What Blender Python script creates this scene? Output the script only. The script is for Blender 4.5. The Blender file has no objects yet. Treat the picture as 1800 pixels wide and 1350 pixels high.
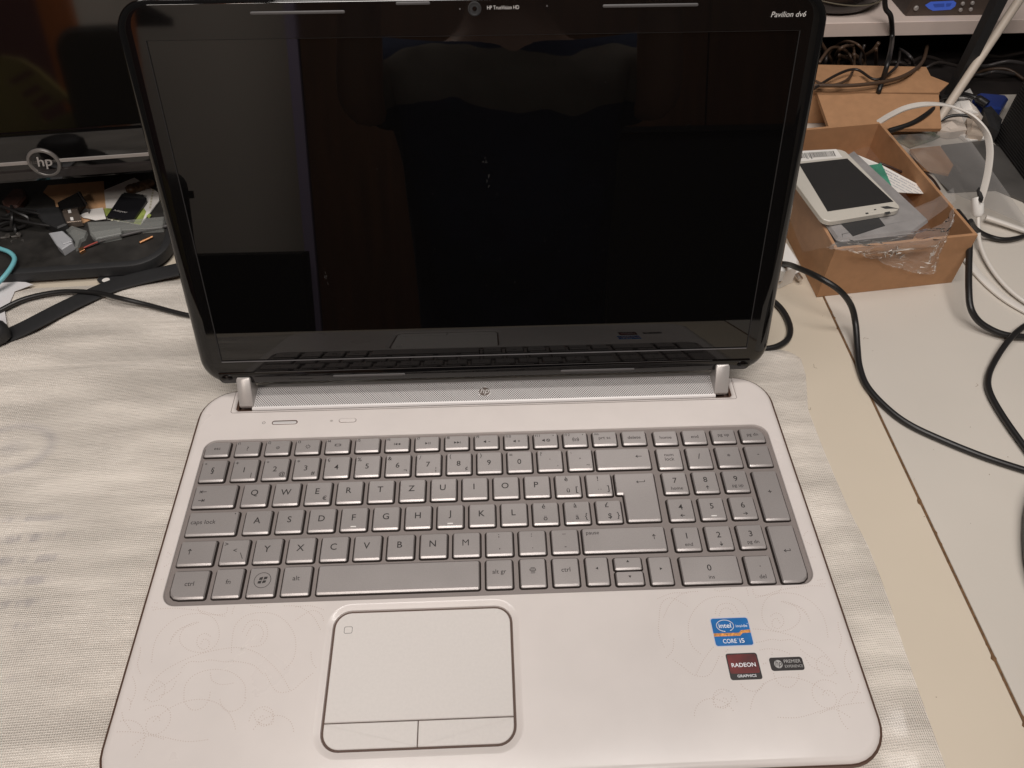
import bpy, bmesh, math, random
from mathutils import Vector, Matrix
random.seed(7)
sc = bpy.context.scene
COL = sc.collection
MM = 0.001
DK = 28.0                      # height of the laptop deck above the desk, mm

# ---------------------------------------------------------------- camera
CAMX = Vector((0.9992709, -0.0381596, 0.0012173))
CAMY = Vector((-0.0278176, -0.7495470, -0.6613664))   # image down
CAMZ = Vector((0.0261499, 0.6608504, -0.7500620))     # view direction
CAMP = Vector((2.794, -104.560, 399.386 + DK))
FPX = 1371.94
cam_d = bpy.data.cameras.new('camera'); cam = bpy.data.objects.new('camera', cam_d); COL.objects.link(cam)
cam_d.sensor_width = 36.0; cam_d.lens = FPX / 1800.0 * 36.0
cam_d.clip_start = 0.01; cam_d.clip_end = 60.0
M = Matrix.Identity(4)
for i in range(3):
    M[i][0] = CAMX[i]; M[i][1] = -CAMY[i]; M[i][2] = -CAMZ[i]; M[i][3] = CAMP[i] * MM
cam.matrix_world = M
sc.camera = cam

# ---------------------------------------------------------------- world, lamps, exposure
w = bpy.data.worlds.new('World'); sc.world = w; w.use_nodes = True
bg = w.node_tree.nodes['Background']; bg.inputs[0].default_value = (1.0, 0.95, 0.91, 1); bg.inputs[1].default_value = 0.04
def area(name, loc, sx, sy, power, col, target=None):
    l = bpy.data.lights.new(name, 'AREA'); l.shape = 'RECTANGLE'; l.size = sx; l.size_y = sy; l.energy = power; l.color = col
    o = bpy.data.objects.new(name, l); COL.objects.link(o); o.location = loc
    if target is not None:
        o.rotation_euler = (Vector(target) - Vector(loc)).to_track_quat('-Z', 'Y').to_euler()
    return o
area('ceiling_tube_lamp', (0.12, 0.27, 1.22), 0.95, 0.14, 5.3, (1.0, 0.94, 0.895))
area('room_ceiling_lamp', (0.0, -0.62, 1.78), 1.1, 0.35, 22.0, (1.0, 0.94, 0.895))
area('added_wall_fill', (-0.85, -1.25, 1.85), 0.4, 0.4, 13.0, (1.0, 0.92, 0.84))  # added fill, brightens the left wall mirrored in the laptop screen
sc.view_settings.view_transform = 'Standard'; sc.view_settings.look = 'None'
sc.view_settings.exposure = 0.0; sc.view_settings.gamma = 1.0
sc.render.engine = 'CYCLES'
sc.cycles.use_denoising = True
sc.cycles.max_bounces = 8; sc.cycles.transparent_max_bounces = 12
sc.cycles.caustics_reflective = False; sc.cycles.caustics_refractive = False

# ---------------------------------------------------------------- geometry helpers (millimetres in, metres out)
def P(u, v, z=0.0, y=None):
    """point of the place seen at a photo position, at height z above the desk (or at depth y)"""
    d = CAMX * ((u - 900) / FPX) + CAMY * ((v - 675) / FPX) + CAMZ
    t = (y - CAMP.y) / d.y if y is not None else (z - CAMP.z) / d.z
    return CAMP + d * t
def D(u, v): 
    p = P(u, v, DK); return (p.x, p.y)

def tag(o, label=None, cat=None, group=None, kind=None):
    if label: o['label'] = label
    if cat: o['category'] = cat
    if group: o['group'] = group
    if kind: o['kind'] = kind
    return o
def root_of(p):
    while p.parent: p = p.parent
    return p
def thing(name, label, cat, loc=(0, 0, 0), group=None):
    o = bpy.data.objects.new(name, None); COL.objects.link(o)
    o.location = Vector(loc) * MM; o.empty_display_size = 0.02
    return tag(o, label, cat, group)
def build(name, verts, faces, mat, parent=None, smooth=False, origin=None, mats=None, fmat=None, auto=None):
    """one mesh object; verts in mm in desk coordinates"""
    if parent is not None:
        off = root_of(parent).location
        sub = Vector((0, 0, 0))
    else:
        if origin is None:
            xs = [v[0] for v in verts]; ys = [v[1] for v in verts]; zs = [v[2] for v in verts]
            origin = ((min(xs)+max(xs))/2, (min(ys)+max(ys))/2, min(zs))
        off = Vector(origin) * MM
    me = bpy.data.meshes.new(name)
    me.from_pydata([(v[0]*MM-off.x, v[1]*MM-off.y, v[2]*MM-off.z) for v in verts], [], faces)
    for m in (mats or [mat]): me.materials.append(m)
    if fmat: me.polygons.foreach_set('material_index', fmat)
    bm = bmesh.new(); bm.from_mesh(me)
    bmesh.ops.recalc_face_normals(bm, faces=bm.faces)
    bm.to_mesh(me); bm.free()
    if smooth:
        me.polygons.foreach_set('use_smooth', [True]*len(me.polygons))
        if auto is not None:
            me.set_sharp_from_angle(angle=math.radians(auto))
    me.update()
    o = bpy.data.objects.new(name, me); COL.objects.link(o)
    if parent is not None: o.parent = parent
    else: o.location = off
    return o
class G:
    """collects simple solids into one mesh"""
    def __init__(s): s.v = []; s.f = []; s.m = []
    def add(s, v, f, mi=0):
        n = len(s.v); s.v += [tuple(a) for a in v]; s.f += [tuple(i+n for i in q) for q in f]; s.m += [mi]*len(f); return s
    def build(s, name, mat, parent=None, **k): return build(name, s.v, s.f, mat, parent, **k)
    def loft(s, loops, cap0=True, cap1=True, mi=0, closed=False):
        n = len(loops[0]); v = [p for l in loops for p in l]; f = []
        L = len(loops)
        for a in range(L if closed else L-1):
            b = (a+1) % L
            for i in range(n):
                j = (i+1) % n
                f.append((a*n+i, a*n+j, b*n+j, b*n+i))
        if not closed:
            if cap0: f.append(tuple(range(n))[::-1])
            if cap1: f.append(tuple((L-1)*n+i for i in range(n)))
        return s.add(v, f, mi)
    def box(s, x0, y0, z0, x1, y1, z1, mi=0):
        return s.loft([[(x0,y0,z),(x1,y0,z),(x1,y1,z),(x0,y1,z)] for z in (z0,z1)], mi=mi)
    def obox(s, c, ux, uy, uz, mi=0):
        """oriented box: centre and three half-vectors"""
        c, ux, uy, uz = map(Vector, (c, ux, uy, uz))
        return s.loft([[c-ux-uy+k, c+ux-uy+k, c+ux+uy+k, c-ux+uy+k] for k in (-uz, uz)], mi=mi)
    def prism(s, poly, z0, z1, mi=0, bev=0.0):
        if bev:
            return s.loft([[(x,y,z0) for x,y in poly], [(x,y,z1-bev) for x,y in poly], [(x,y,z1) for x,y in offset(poly, bev)]], mi=mi)
        return s.loft([[(x,y,z0) for x,y in poly], [(x,y,z1) for x,y in poly]], mi=mi)
    def tube(s, pts, r, n=8, mi=0, flat=None, up=(0,0,1)):
        pts = [Vector(p) for p in pts]; loops = []
        U = Vector(up)
        for i, p in enumerate(pts):
            t = (pts[min(i+1, len(pts)-1)] - pts[max(i-1, 0)]).normalized()
            a = t.cross(U)
            if a.length < 1e-4: a = t.cross(Vector((0,1,0)))
            a.normalize(); b = a.cross(t).normalized()
            if flat is None:
                U = b
            rr = r[i] if isinstance(r, (list, tuple)) else r
            lp = []
            for k in range(n):
                an = 2*math.pi*(k+.5)/n
                if flat is None: lp.append(p + a*math.cos(an)*rr + b*math.sin(an)*rr)
                else:
                    cx, cy = math.cos(an), math.sin(an)
                    sx = math.copysign(abs(cx)**.45, cx); sy = math.copysign(abs(cy)**.45, cy)
                    lp.append(p + a*sx*flat[0] + b*sy*flat[1])
            loops.append(lp)
        return s.loft(loops, mi=mi)
def crom(pts, k=8, closed=False):
    pts = [Vector(p) for p in pts]; out = []
    n = len(pts)
    for i in range(n-1):
        p0 = pts[max(i-1,0)]; p1 = pts[i]; p2 = pts[i+1]; p3 = pts[min(i+2,n-1)]
        for j in range(k):
            t = j/k
            out.append(0.5*((2*p1)+(-p0+p2)*t+(2*p0-5*p1+4*p2-p3)*t*t+(-p0+3*p1-3*p2+p3)*t**3))
    out.append(pts[-1]); return out
def rrect(x0, y0, x1, y1, r, n=6):
    """counter-clockwise rounded rectangle; r one radius or (bl, br, tr, tl)"""
    if not isinstance(r, (tuple, list)): r = (r,)*4
    out = []
    for (cx, cy, sx, sy, a0, rr) in ((x0,y0,1,1,180,r[0]),(x1,y0,-1,1,270,r[1]),(x1,y1,-1,-1,0,r[2]),(x0,y1,1,-1,90,r[3])):
        for k in range(n+1):
            a = math.radians(a0+90*k/n)
            out.append((cx+sx*rr+rr*math.cos(a), cy+sy*rr+rr*math.sin(a)))
    return out
def offset(poly, d):
    """shrink a counter-clockwise polygon by d (negative grows)"""
    n = len(poly); out = []
    for i in range(n):
        p = Vector(poly[i]).to_2d(); a = Vector(poly[i-1]).to_2d(); b = Vector(poly[(i+1) % n]).to_2d()
        e1 = (p-a); e2 = (b-p)
        if e1.length < 1e-9: e1 = e2
        if e2.length < 1e-9: e2 = e1
        e1.normalize(); e2.normalize()
        n1 = Vector((-e1.y, e1.x)); n2 = Vector((-e2.y, e2.x))
        m = n1+n2
        if m.length < 1e-6: m = n1
        m.normalize(); c = max(0.35, m.dot(n1))
        q = p + m*(d/c); out.append((q.x, q.y))
    return out
def at(poly, z): return [(x, y, z) for x, y in poly]
def fill_faces(loops):
    """triangles between an outer loop and holes, all given as 3D point lists"""
    bm = bmesh.new(); es = []; idx = {}
    allv = []
    for lp in loops:
        vs = [bm.verts.new(p) for p in lp]; allv += vs
        for i in range(len(vs)): es.append(bm.edges.new((vs[i], vs[(i+1) % len(vs)])))
    bm.verts.index_update()
    bmesh.ops.triangle_fill(bm, use_beauty=True, use_dissolve=False, edges=es)
    bm.verts.index_update()
    v = [tuple(x.co) for x in bm.verts]; f = [tuple(x.index for x in fc.verts) for fc in bm.faces]
    bm.free(); return v, f

# ---------------------------------------------------------------- materials
def mat(name, col, rough=.5, metal=0.0, spec=.5, coat=0.0, noise=0.0, nscale=200.0, bump=0.0, bscale=800.0, rvar=0.0, ior=None, trans=0.0, alpha=None, emit=None, stretch=None):
    m = bpy.data.materials.new(name); m.use_nodes = True; nt = m.node_tree; b = nt.nodes['Principled BSDF']
    I = b.inputs
    I['Base Color'].default_value = (*col, 1); I['Roughness'].default_value = rough; I['Metallic'].default_value = metal
    I['Specular IOR Level'].default_value = spec; I['Coat Weight'].default_value = coat; I['Coat Roughness'].default_value = .12
    I['Transmission Weight'].default_value = trans
    if ior: I['IOR'].default_value = ior
    if alpha is not None: I['Alpha'].default_value = alpha
    if emit: I['Emission Color'].default_value = (*emit[0], 1); I['Emission Strength'].default_value = emit[1]
    if noise or bump or rvar:
        tc = nt.nodes.new('ShaderNodeTexCoord')
        src = tc.outputs['Object']
        if stretch:
            mp = nt.nodes.new('ShaderNodeMapping'); mp.inputs['Scale'].default_value = stretch
            nt.links.new(src, mp.inputs[0]); src = mp.outputs[0]
    if noise:
        n = nt.nodes.new('ShaderNodeTexNoise'); n.inputs['Scale'].default_value = nscale; n.inputs['Detail'].default_value = 5
        nt.links.new(src, n.inputs['Vector'])
        r = nt.nodes.new('ShaderNodeMapRange'); r.inputs[1].default_value = .3; r.inputs[2].default_value = .7
        r.inputs[3].default_value = 1-noise; r.inputs[4].default_value = 1+noise
        nt.links.new(n.outputs['Fac'], r.inputs[0])
        mx = nt.nodes.new('ShaderNodeMix'); mx.data_type = 'RGBA'; mx.blend_type = 'MULTIPLY'; mx.inputs[0].default_value = 1
        mx.inputs[6].default_value = (*col, 1); nt.links.new(r.outputs[0], mx.inputs[7]); nt.links.new(mx.outputs[2], I['Base Color'])
    if rvar:
        n = nt.nodes.new('ShaderNodeTexNoise'); n.inputs['Scale'].default_value = 25; n.inputs['Detail'].default_value = 6
        nt.links.new(src, n.inputs['Vector'])
        r = nt.nodes.new('ShaderNodeMapRange'); r.inputs[1].default_value = .3; r.inputs[2].default_value = .7
        r.inputs[3].default_value = max(0.0, rough-rvar); r.inputs[4].default_value = rough+rvar
        nt.links.new(n.outputs['Fac'], r.inputs[0]); nt.links.new(r.outputs[0], I['Roughness'])
    if bump:
        n = nt.nodes.new('ShaderNodeTexNoise'); n.inputs['Scale'].default_value = bscale; n.inputs['Detail'].default_value = 3
        nt.links.new(src, n.inputs['Vector'])
        bp = nt.nodes.new('ShaderNodeBump'); bp.inputs['Strength'].default_value = bump; bp.inputs['Distance'].default_value = .0004
        nt.links.new(n.outputs['Fac'], bp.inputs['Height']); nt.links.new(bp.outputs[0], I['Normal'])
    return m
MT = {}
MT['deck'] = mat('pearl_plastic', (.735,.68,.65), .32, 0, .5, coat=.35, noise=.025, nscale=40, rvar=.05)
MT['pad'] = mat('pad_plastic', (.72,.68,.65), .5, noise=.02, nscale=600, bump=.05, bscale=3000)
MT['trim'] = mat('bronze_trim', (.10,.055,.038), .4, .2)
MT['body'] = mat('bronze_body', (.35,.28,.24), .4, .3)
MT['key'] = mat('key_paint', (.405,.374,.363), .36, .4, noise=.09, nscale=2500, rvar=.05)
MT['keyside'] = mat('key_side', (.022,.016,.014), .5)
MT['tray'] = mat('tray_paint', (.26,.226,.213), .45, .2, noise=.05, nscale=2500)
MT['ink'] = mat('ink', (.03,.026,.025), .6)
MT['whitebar'] = mat('white_bar', (.85,.83,.8), .4)
MT['silver'] = mat('satin_silver', (.47,.44,.42), .34, .35, noise=.08, nscale=3000, bump=.04, bscale=4000)
MT['grille'] = mat('grille_silver', (.70,.675,.665), .4, .1)
MT['black'] = mat('gloss_black', (.004,.0036,.0036), .04, spec=.62, rvar=.01)
MT['screen'] = mat('screen_glass', (.0022,.0020,.0020), .015, spec=.72)
MT['shell'] = mat('lid_shell', (.02,.016,.015), .18)
MT['hole'] = mat('hole_dark', (.02,.018,.018), .9)
MT['gap'] = mat('gap_dark', (.10,.06,.045), .6)
MT['rubber'] = mat('rubber_black', (.02,.02,.021), .55, noise=.1, nscale=300)
MT['rubbergrey'] = mat('rubber_grey', (.09,.085,.085), .5)
MT['cable'] = mat('cable_black', (.014,.013,.013), .38, noise=.1, nscale=80)
MT['wcable'] = mat('cable_white', (.72,.68,.63), .4, noise=.03, nscale=60)
MT['print'] = mat('print_light', (.62,.60,.58), .5)
MT['dots'] = mat('dot_print', (.54,.44,.39), .5)
MT['card'] = mat('cardboard', (.42,.225,.112), .75, noise=.07, nscale=120, bump=.12, bscale=600)
MT['carddark'] = mat('cardboard_edge', (.30,.17,.085), .85, noise=.15, nscale=300)
MT['paper'] = mat('paper_white', (.78,.75,.71), .7, noise=.02, nscale=60)
MT['cream'] = mat('laminate_cream', (.65,.57,.46), .45, noise=.025, nscale=9, rvar=.06)
MT['white'] = mat('laminate_white', (.62,.575,.515), .42, noise=.02, nscale=12, bump=.05, bscale=1500, rvar=.05)
MT['chip'] = mat('chipped_edge', (.15,.08,.035), .85, noise=.35, nscale=400)
MT['shelf'] = mat('shelf_white', (.70,.585,.525), .5, noise=.03, nscale=30)
MT['dusty'] = mat('dusty_black', (.024,.022,.020), .55, noise=.45, nscale=70, rvar=.15)
MT['clear'] = mat('clear_plastic', (.42,.40,.385), .12, trans=0.0, alpha=.40, bump=.25, bscale=60)
MT['film'] = mat('plastic_film', (.70,.68,.68), .08, alpha=.24, bump=1.0, bscale=130)
def film_mat(name, diff, gl, rough, bump, bscale):
    m = bpy.data.materials.new(name); m.use_nodes = True; nt = m.node_tree; nt.nodes.clear()
    N = nt.nodes.new; o = N('ShaderNodeOutputMaterial'); t = N('ShaderNodeBsdfTransparent'); d = N('ShaderNodeBsdfDiffuse'); g = N('ShaderNodeBsdfGlossy')
    d.inputs[0].default_value = (.75, .73, .72, 1); g.inputs['Roughness'].default_value = rough; g.inputs[0].default_value = (.95, .95, .95, 1)
    a = N('ShaderNodeMixShader'); a.inputs[0].default_value = diff; b = N('ShaderNodeMixShader')
    lw = N('ShaderNodeLayerWeight'); lw.inputs['Blend'].default_value = gl
    tc = N('ShaderNodeTexCoord'); n = N('ShaderNodeTexNoise'); n.inputs['Scale'].default_value = bscale; n.inputs['Detail'].default_value = 4
    bp = N('ShaderNodeBump'); bp.inputs['Strength'].default_value = bump; bp.inputs['Distance'].default_value = .002
    L = nt.links.new; L(tc.outputs['Object'], n.inputs['Vector']); L(n.outputs['Fac'], bp.inputs['Height']); L(bp.outputs[0], g.inputs['Normal'])
    L(t.outputs[0], a.inputs[1]); L(d.outputs[0], a.inputs[2]); L(a.outputs[0], b.inputs[1]); L(g.outputs[0], b.inputs[2]); L(lw.outputs['Fresnel'], b.inputs[0]); L(b.outputs[0], o.inputs[0])
    return m
MT['film'] = film_mat('plastic_film', .12, .075, .10, .8, 75)
MT['sleeve'] = film_mat('phone_sleeve', .025, .055, .07, .9, 38)
MT['milky'] = mat('milky_plastic', (.43,.44,.46), .3, noise=.05, nscale=100)
MT['frost'] = mat('frosted_plastic', (.40,.41,.39), .25, alpha=.34)
MT['metal'] = mat('bright_metal', (.62,.58,.54), .25, .95)
MT['copper'] = mat('copper', (.50,.25,.12), .35, .9)
MT['teal'] = mat('cyan_rubber', (.18,.50,.56), .4)
MT['wall'] = mat('wall_paint', (.84,.76,.67), .8, noise=.02, nscale=4)
MT['brownwood'] = mat('brown_wood', (.13,.058,.026), .5, noise=.25, nscale=6, stretch=(6,6,.6))
MT['orange'] = mat('orange_wood', (.85,.23,.045), .5, noise=.2, nscale=8, stretch=(6,6,.6))
MT['darkfab'] = mat('dark_fabric', (.012,.011,.011), .9)
MT['olive'] = mat('olive_plastic', (.42,.33,.10), .6, noise=.1, nscale=20)
MT['skin'] = mat('skin', (.40,.24,.17), .5)
MT['floor'] = mat('floor_wood', (.10,.065,.045), .5, noise=.2, nscale=5)

# ---------------------------------------------------------------- lettering
_gl = {}
def glyph(s, off=-0.008):
    k = (s, off)
    if k in _gl: return _gl[k]
    c = bpy.data.curves.new('txt', 'FONT'); c.body = s; c.offset = off; c.resolution_u = 3; c.fill_mode = 'FRONT'
    o = bpy.data.objects.new('txt', c); COL.objects.link(o)
    dg = bpy.context.evaluated_depsgraph_get()
    me = bpy.data.meshes.new_from_object(o.evaluated_get(dg))
    v = [(a.co.x, a.co.y) for a in me.vertices]; f = [tuple(p.vertices) for p in me.polygons]
    bpy.data.objects.remove(o); bpy.data.curves.remove(c); bpy.data.meshes.remove(me)
    if not v: v = [(0,0)]; f = []
    xs = [a[0] for a in v]; ys = [a[1] for a in v]
    _gl[k] = (v, f, (min(xs), max(xs), min(ys), max(ys))); return _gl[k]
CAP = glyph('H')[2][3]
def text(g, s, cap, cx, cy, fr, anchor='c', base=False, off=-0.008, shear=0.0, sx=1.0, mi=0, width=None):
    v, f, b = glyph(s, off); k = cap/CAP; kx = k*sx
    if width: kx = width/max(1e-6, b[1]-b[0])
    ox = {'c': -(b[0]+b[1])/2, 'l': -b[0], 'r': -b[1]}[anchor]
    oy = 0 if base else -(b[2]+b[3])/2
    g.add([fr(cx+(x+ox+shear*y)*kx, cy+(y+oy)*k) for x, y in v], f, mi)
def stroke(g, pts, wd, fr, mi=0, closed=False):
    """flat line of width wd through 2D points"""
    p = [Vector(a) for a in pts]
    if closed: p = p+[p[0]]
    for a, b in zip(p, p[1:]):
        d = (b-a)
        if d.length < 1e-6: continue
        d.normalize(); n = Vector((-d.y, d.x))*wd/2; a2 = a-d*wd*.3; b2 = b+d*wd*.3
        g.add([fr(*(a2-n)), fr(*(b2-n)), fr(*(b2+n)), fr(*(a2+n))], [(0,1,2,3)], mi)
def fillp(g, pts, fr, mi=0): g.add([fr(*p) for p in pts], [tuple(range(len(pts)))], mi)
def circ(cx, cy, rx, ry=None, n=24, a0=0, a1=360):
    ry = ry or rx; m = n if a1-a0 >= 360 else n+1
    return [(cx+rx*math.cos(math.radians(a0+(a1-a0)*i/n)), cy+ry*math.sin(math.radians(a0+(a1-a0)*i/n))) for i in range(m)]
def arrow(g, x0, y0, x1, y1, wd, hd, fr):
    stroke(g, [(x0,y0),(x1,y1)], wd, fr); d = (Vector((x1-x0, y1-y0))).normalized(); n = Vector((-d.y, d.x)); e = Vector((x1,y1))
    stroke(g, [e-d*hd+n*hd*.8, e, e-d*hd-n*hd*.8], wd, fr)
def hp_logo(g, cx, cy, r, fr, fr2, mi_disc=0, mi_txt=1):
    fillp(g, circ(cx, cy, r, n=32), fr, mi_disc)
    text(g, 'hp', r*1.25, cx, cy+r*.02, fr2, off=0.0, shear=.28, mi=mi_txt, sx=.92)

# ================================================================ LAPTOP
lap = thing('laptop', 'open champagne laptop with black screen and silver keyboard lying on white packing sheet', 'laptop', (0, 124, 2))
# --- base
out = rrect(-190, 0, 190, 248.5, (20, 20, 22, 22), 8)
# cut the hinge slot out of the rear edge
SX0, SX1, SY = -167.6, 164.9, 231.0
outline = []
ins = False
for p in out:
    outline.append(p)
notch = [(SX1, 248.5), (SX1, SY+2), (SX1-2, SY), (SX0+2, SY), (SX0, SY+2), (SX0, 248.5)]
# the last arc point of the rear right corner sits at x=163; replace the straight rear run by the notch
outline = [p for p in outline if not (p[1] > 248.49)]
ir = max(i for i, p in enumerate(outline) if p[0] > 0)
outline = outline[:ir+1] + [(168.0, 248.5)] + notch + [(-168.4, 248.5)] + outline[ir+1:]
kb = rrect(-181.6, 92.6, 181.0, 206.8, (8.5, 8.5, 9, 8), 7)
TX0, TX1, TY0, TY1 = -85.3, 9.9, 14.8, 86.4
tp = rrect(TX0, TY0, TX1, TY1, 9, 7)
tpo = offset(tp, -4.2)
prof = [(3.2, DK), (2.0, DK-.10), (1.2, DK-.40), (.35, DK-1.0), (0, DK-1.7)]
loops = [at(offset(outline, d), z) for d, z in prof]
g = G()
v, f = fill_faces([loops[0], at(kb, DK), at(tpo, DK)])
g.add(v, f)
g.loft(loops, False, False)
# keyboard well wall, touch pad dish
g.loft([at(kb, DK), at(offset(kb, .3), DK-.35), at(offset(kb, .45), DK-1.9)], False, False)
g.loft([at(tpo, DK), at(offset(tpo, 1.1), DK-.12), at(offset(tpo, 2.6), DK-.75), at(offset(tpo, 3.5), DK-.95), at(offset(tpo, 3.8), DK-2.2)], False, False)
deck = g.build('palm_rest_deck', MT['deck'], lap, smooth=True, auto=35)
g = G(); g.loft([at(offset(outline, .9), DK-1.62), at(offset(outline, -.35), DK-1.75), at(offset(outline, -.55), DK-2.4), at(offset(outline, -1.4), DK-2.5), at(offset(outline, -1.5), DK-3.6), at(offset(outline, .9), DK-3.5)], False, False)
g.build('trim_line', MT['trim'], lap, smooth=True, auto=35)
g = G(); g.loft([at(offset(outline, .7), DK-2.8), at(offset(outline, .5), DK-6), at(offset(outline, 2.5), 10), at(offset(outline, 5), 2)], False, True)
g.build('bottom_case', MT['body'], lap, smooth=True, auto=40)
tr = offset(kb, .4)
g = G(); g.prism(tr, DK-2.6, DK-1.75); g.build('keyboard_tray', MT['tray'], lap)
# thin line between deck halves beside the slot
g = G(); stroke(g, [(-169.9, 247.4), (-169.9, 229.6), (-168.9, 228.6), (166.2, 228.6), (167.2, 229.6), (167.2, 247.4)], .3, lambda x, y: (x, y, DK+.02))
g.build('seam', MT['gap'], lap)
# --- touch pad
GAP = .75
pad_poly = [p for p in rrect(TX0+GAP, 28.35, TX1-GAP, TY1-GAP, (0.2, 0.2, 8.3, 8.3), 7)]
g = G(); g.prism(offset(tpo, 3.7), DK-2.6, DK-2.1); g.build('touchpad_gap', MT['gap'], lap)
g = G(); g.prism(pad_poly, DK-2.3, DK-1.05, bev=.25); tpad = g.build('touchpad', MT['pad'], lap)
fr = lambda x, y: (x, y, DK-1.03)
g = G(); stroke(g, rrect(-79.6, 74.3, -75.4, 77.9, .7, 3), .22, fr, closed=True); g.build('corner_mark', MT['ink'], tpad)
for (a, b, r) in ((TX0+GAP, -38.4, (8.3, .2, .2, .2)), (-37.9, TX1-GAP, (.2, 8.3, .2, .2))):
    g = G(); g.prism(rrect(a, TY0+GAP, b, 27.75, r, 7), DK-2.3, DK-1.05, bev=.25); g.build('touchpad_button', MT['pad'], lap)
# --- keys
KT = DK+.45
def rowy(y0, y1): return (y0, y1)
def keyshape(poly, name='key'):
    nrm = []
    n = len(poly)
    for i in range(n):
        a = Vector(poly[i-1]); b = Vector(poly[(i+1) % n]); d = (b-a).normalized(); nrm.append(-d.y if False else d.x)
    top = offset(poly, .38)
    # front edges (outline running towards +x) get the wide bright bevel
    top = [(x, y+.75*max(0.0, min(1.0, nrm[i]*1.3))) for i, (x, y) in enumerate(top)]
    g = G()
    base = offset(poly, -1.02); base = [(x, y+.45*max(0.0, nrm[i])) for i, (x, y) in enumerate(base)]
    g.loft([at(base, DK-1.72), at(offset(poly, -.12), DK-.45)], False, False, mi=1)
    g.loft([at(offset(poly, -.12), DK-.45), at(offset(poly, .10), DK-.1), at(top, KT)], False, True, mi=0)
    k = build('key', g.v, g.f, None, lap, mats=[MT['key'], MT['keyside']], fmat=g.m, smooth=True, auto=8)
    return k
kf = lambda x, y: (x, y, KT+.03)
def legend(k, items, c):
    g = G(); cx, cy = c
    for it in items:
        kind, s, size, dx, dy = it[:5]; x, y = cx+dx, cy+dy
        if kind == 't': text(g, s, size*(1.15 if len(s) > 1 else 1.06), x, y, kf, off=it[5] if len(it) > 5 else (.005 if len(s) > 1 else .010))
        elif kind == 'l': text(g, s, size*1.1, x, y, kf, anchor='l', off=.006)
        elif kind == 'a':
            L = size/2; ddx, ddy = s; arrow(g, x-ddx*L, y-ddy*L, x+ddx*L, y+ddy*L, .42, 1.05, kf)
        elif kind == 'ent':
            arrow(g, x+size/2, y, x-size/2, y, .4, 1.0, kf); stroke(g, [(x+size/2, y), (x+size/2, y+1.2)], .4, kf)
        elif kind == 'tri':
            a = math.atan2(s[1], s[0]); fillp(g, [(x+size*math.cos(a+q), y+size*math.sin(a+q)) for q in (0, 2.1, -2.1)], kf)
        elif kind == 's':
            for ln in s: stroke(g, [(x+px*size, y+py*size) for px, py in ln], .36, kf)
        elif kind == 'f': 
            for ln in s: fillp(g, [(x+px*size, y+py*size) for px, py in ln], kf)
        elif kind == 'dot': fillp(g, circ(x, y, size, n=10), kf)
        elif kind == 'win':
            stroke(g, circ(x, y, 4.6, 4.6, 28), .30, kf, closed=True)
            for qx, qy in ((-1, 1), (1, 1), (-1, -1), (1, -1)):
                bx, by = x+qx*1.25+qy*.25, y+qy*1.1
                fillp(g, [(bx-1.05, by-.85), (bx+.85, by-.65+.25*qx), (bx+1.15, by+.95), (bx-.75, by+.75+.2*qx)], kf)
    if g.f: g.build('legend', MT['ink'], k)
def key(x0, y0, x1, y1, items=(), r=1.0, bar=False):
    poly = rrect(x0, y0, x1, y1, r, 3)
    k = keyshape(poly)
    legend(k, items, ((x0+x1)/2, (y0+y1)/2))
    if bar:
        g = G(); cx = (x0+x1)/2; g.box(cx-1.6, y0+2.2, KT-.1, cx+1.6, y0+2.9, KT+.25); g.build('marker_bar', MT['whitebar'], k)
    return k
F0, F1 = 193.2, 204.3
N0, N1 = 174.2, 190.0
Q0, Q1 = 155.3, 171.1
A0, A1 = 136.3, 151.9
Z0, Z1 = 117.0, 132.6
B0, B1 = 96.6, 114.0
W_ = 15.2
tri2 = lambda d: None
sun = [[(math.cos(a)*.5, math.sin(a)*.5), (math.cos(a), math.sin(a))] for a in [i*math.pi/4 for i in range(8)]]
spk = [[(-1, -.4), (-.5, -.4), (.3, -1), (.3, 1), (-.5, .4), (-1, .4)]]
def fl(n): return ('l', n, 1.7, -6.6, 3.9)
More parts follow.
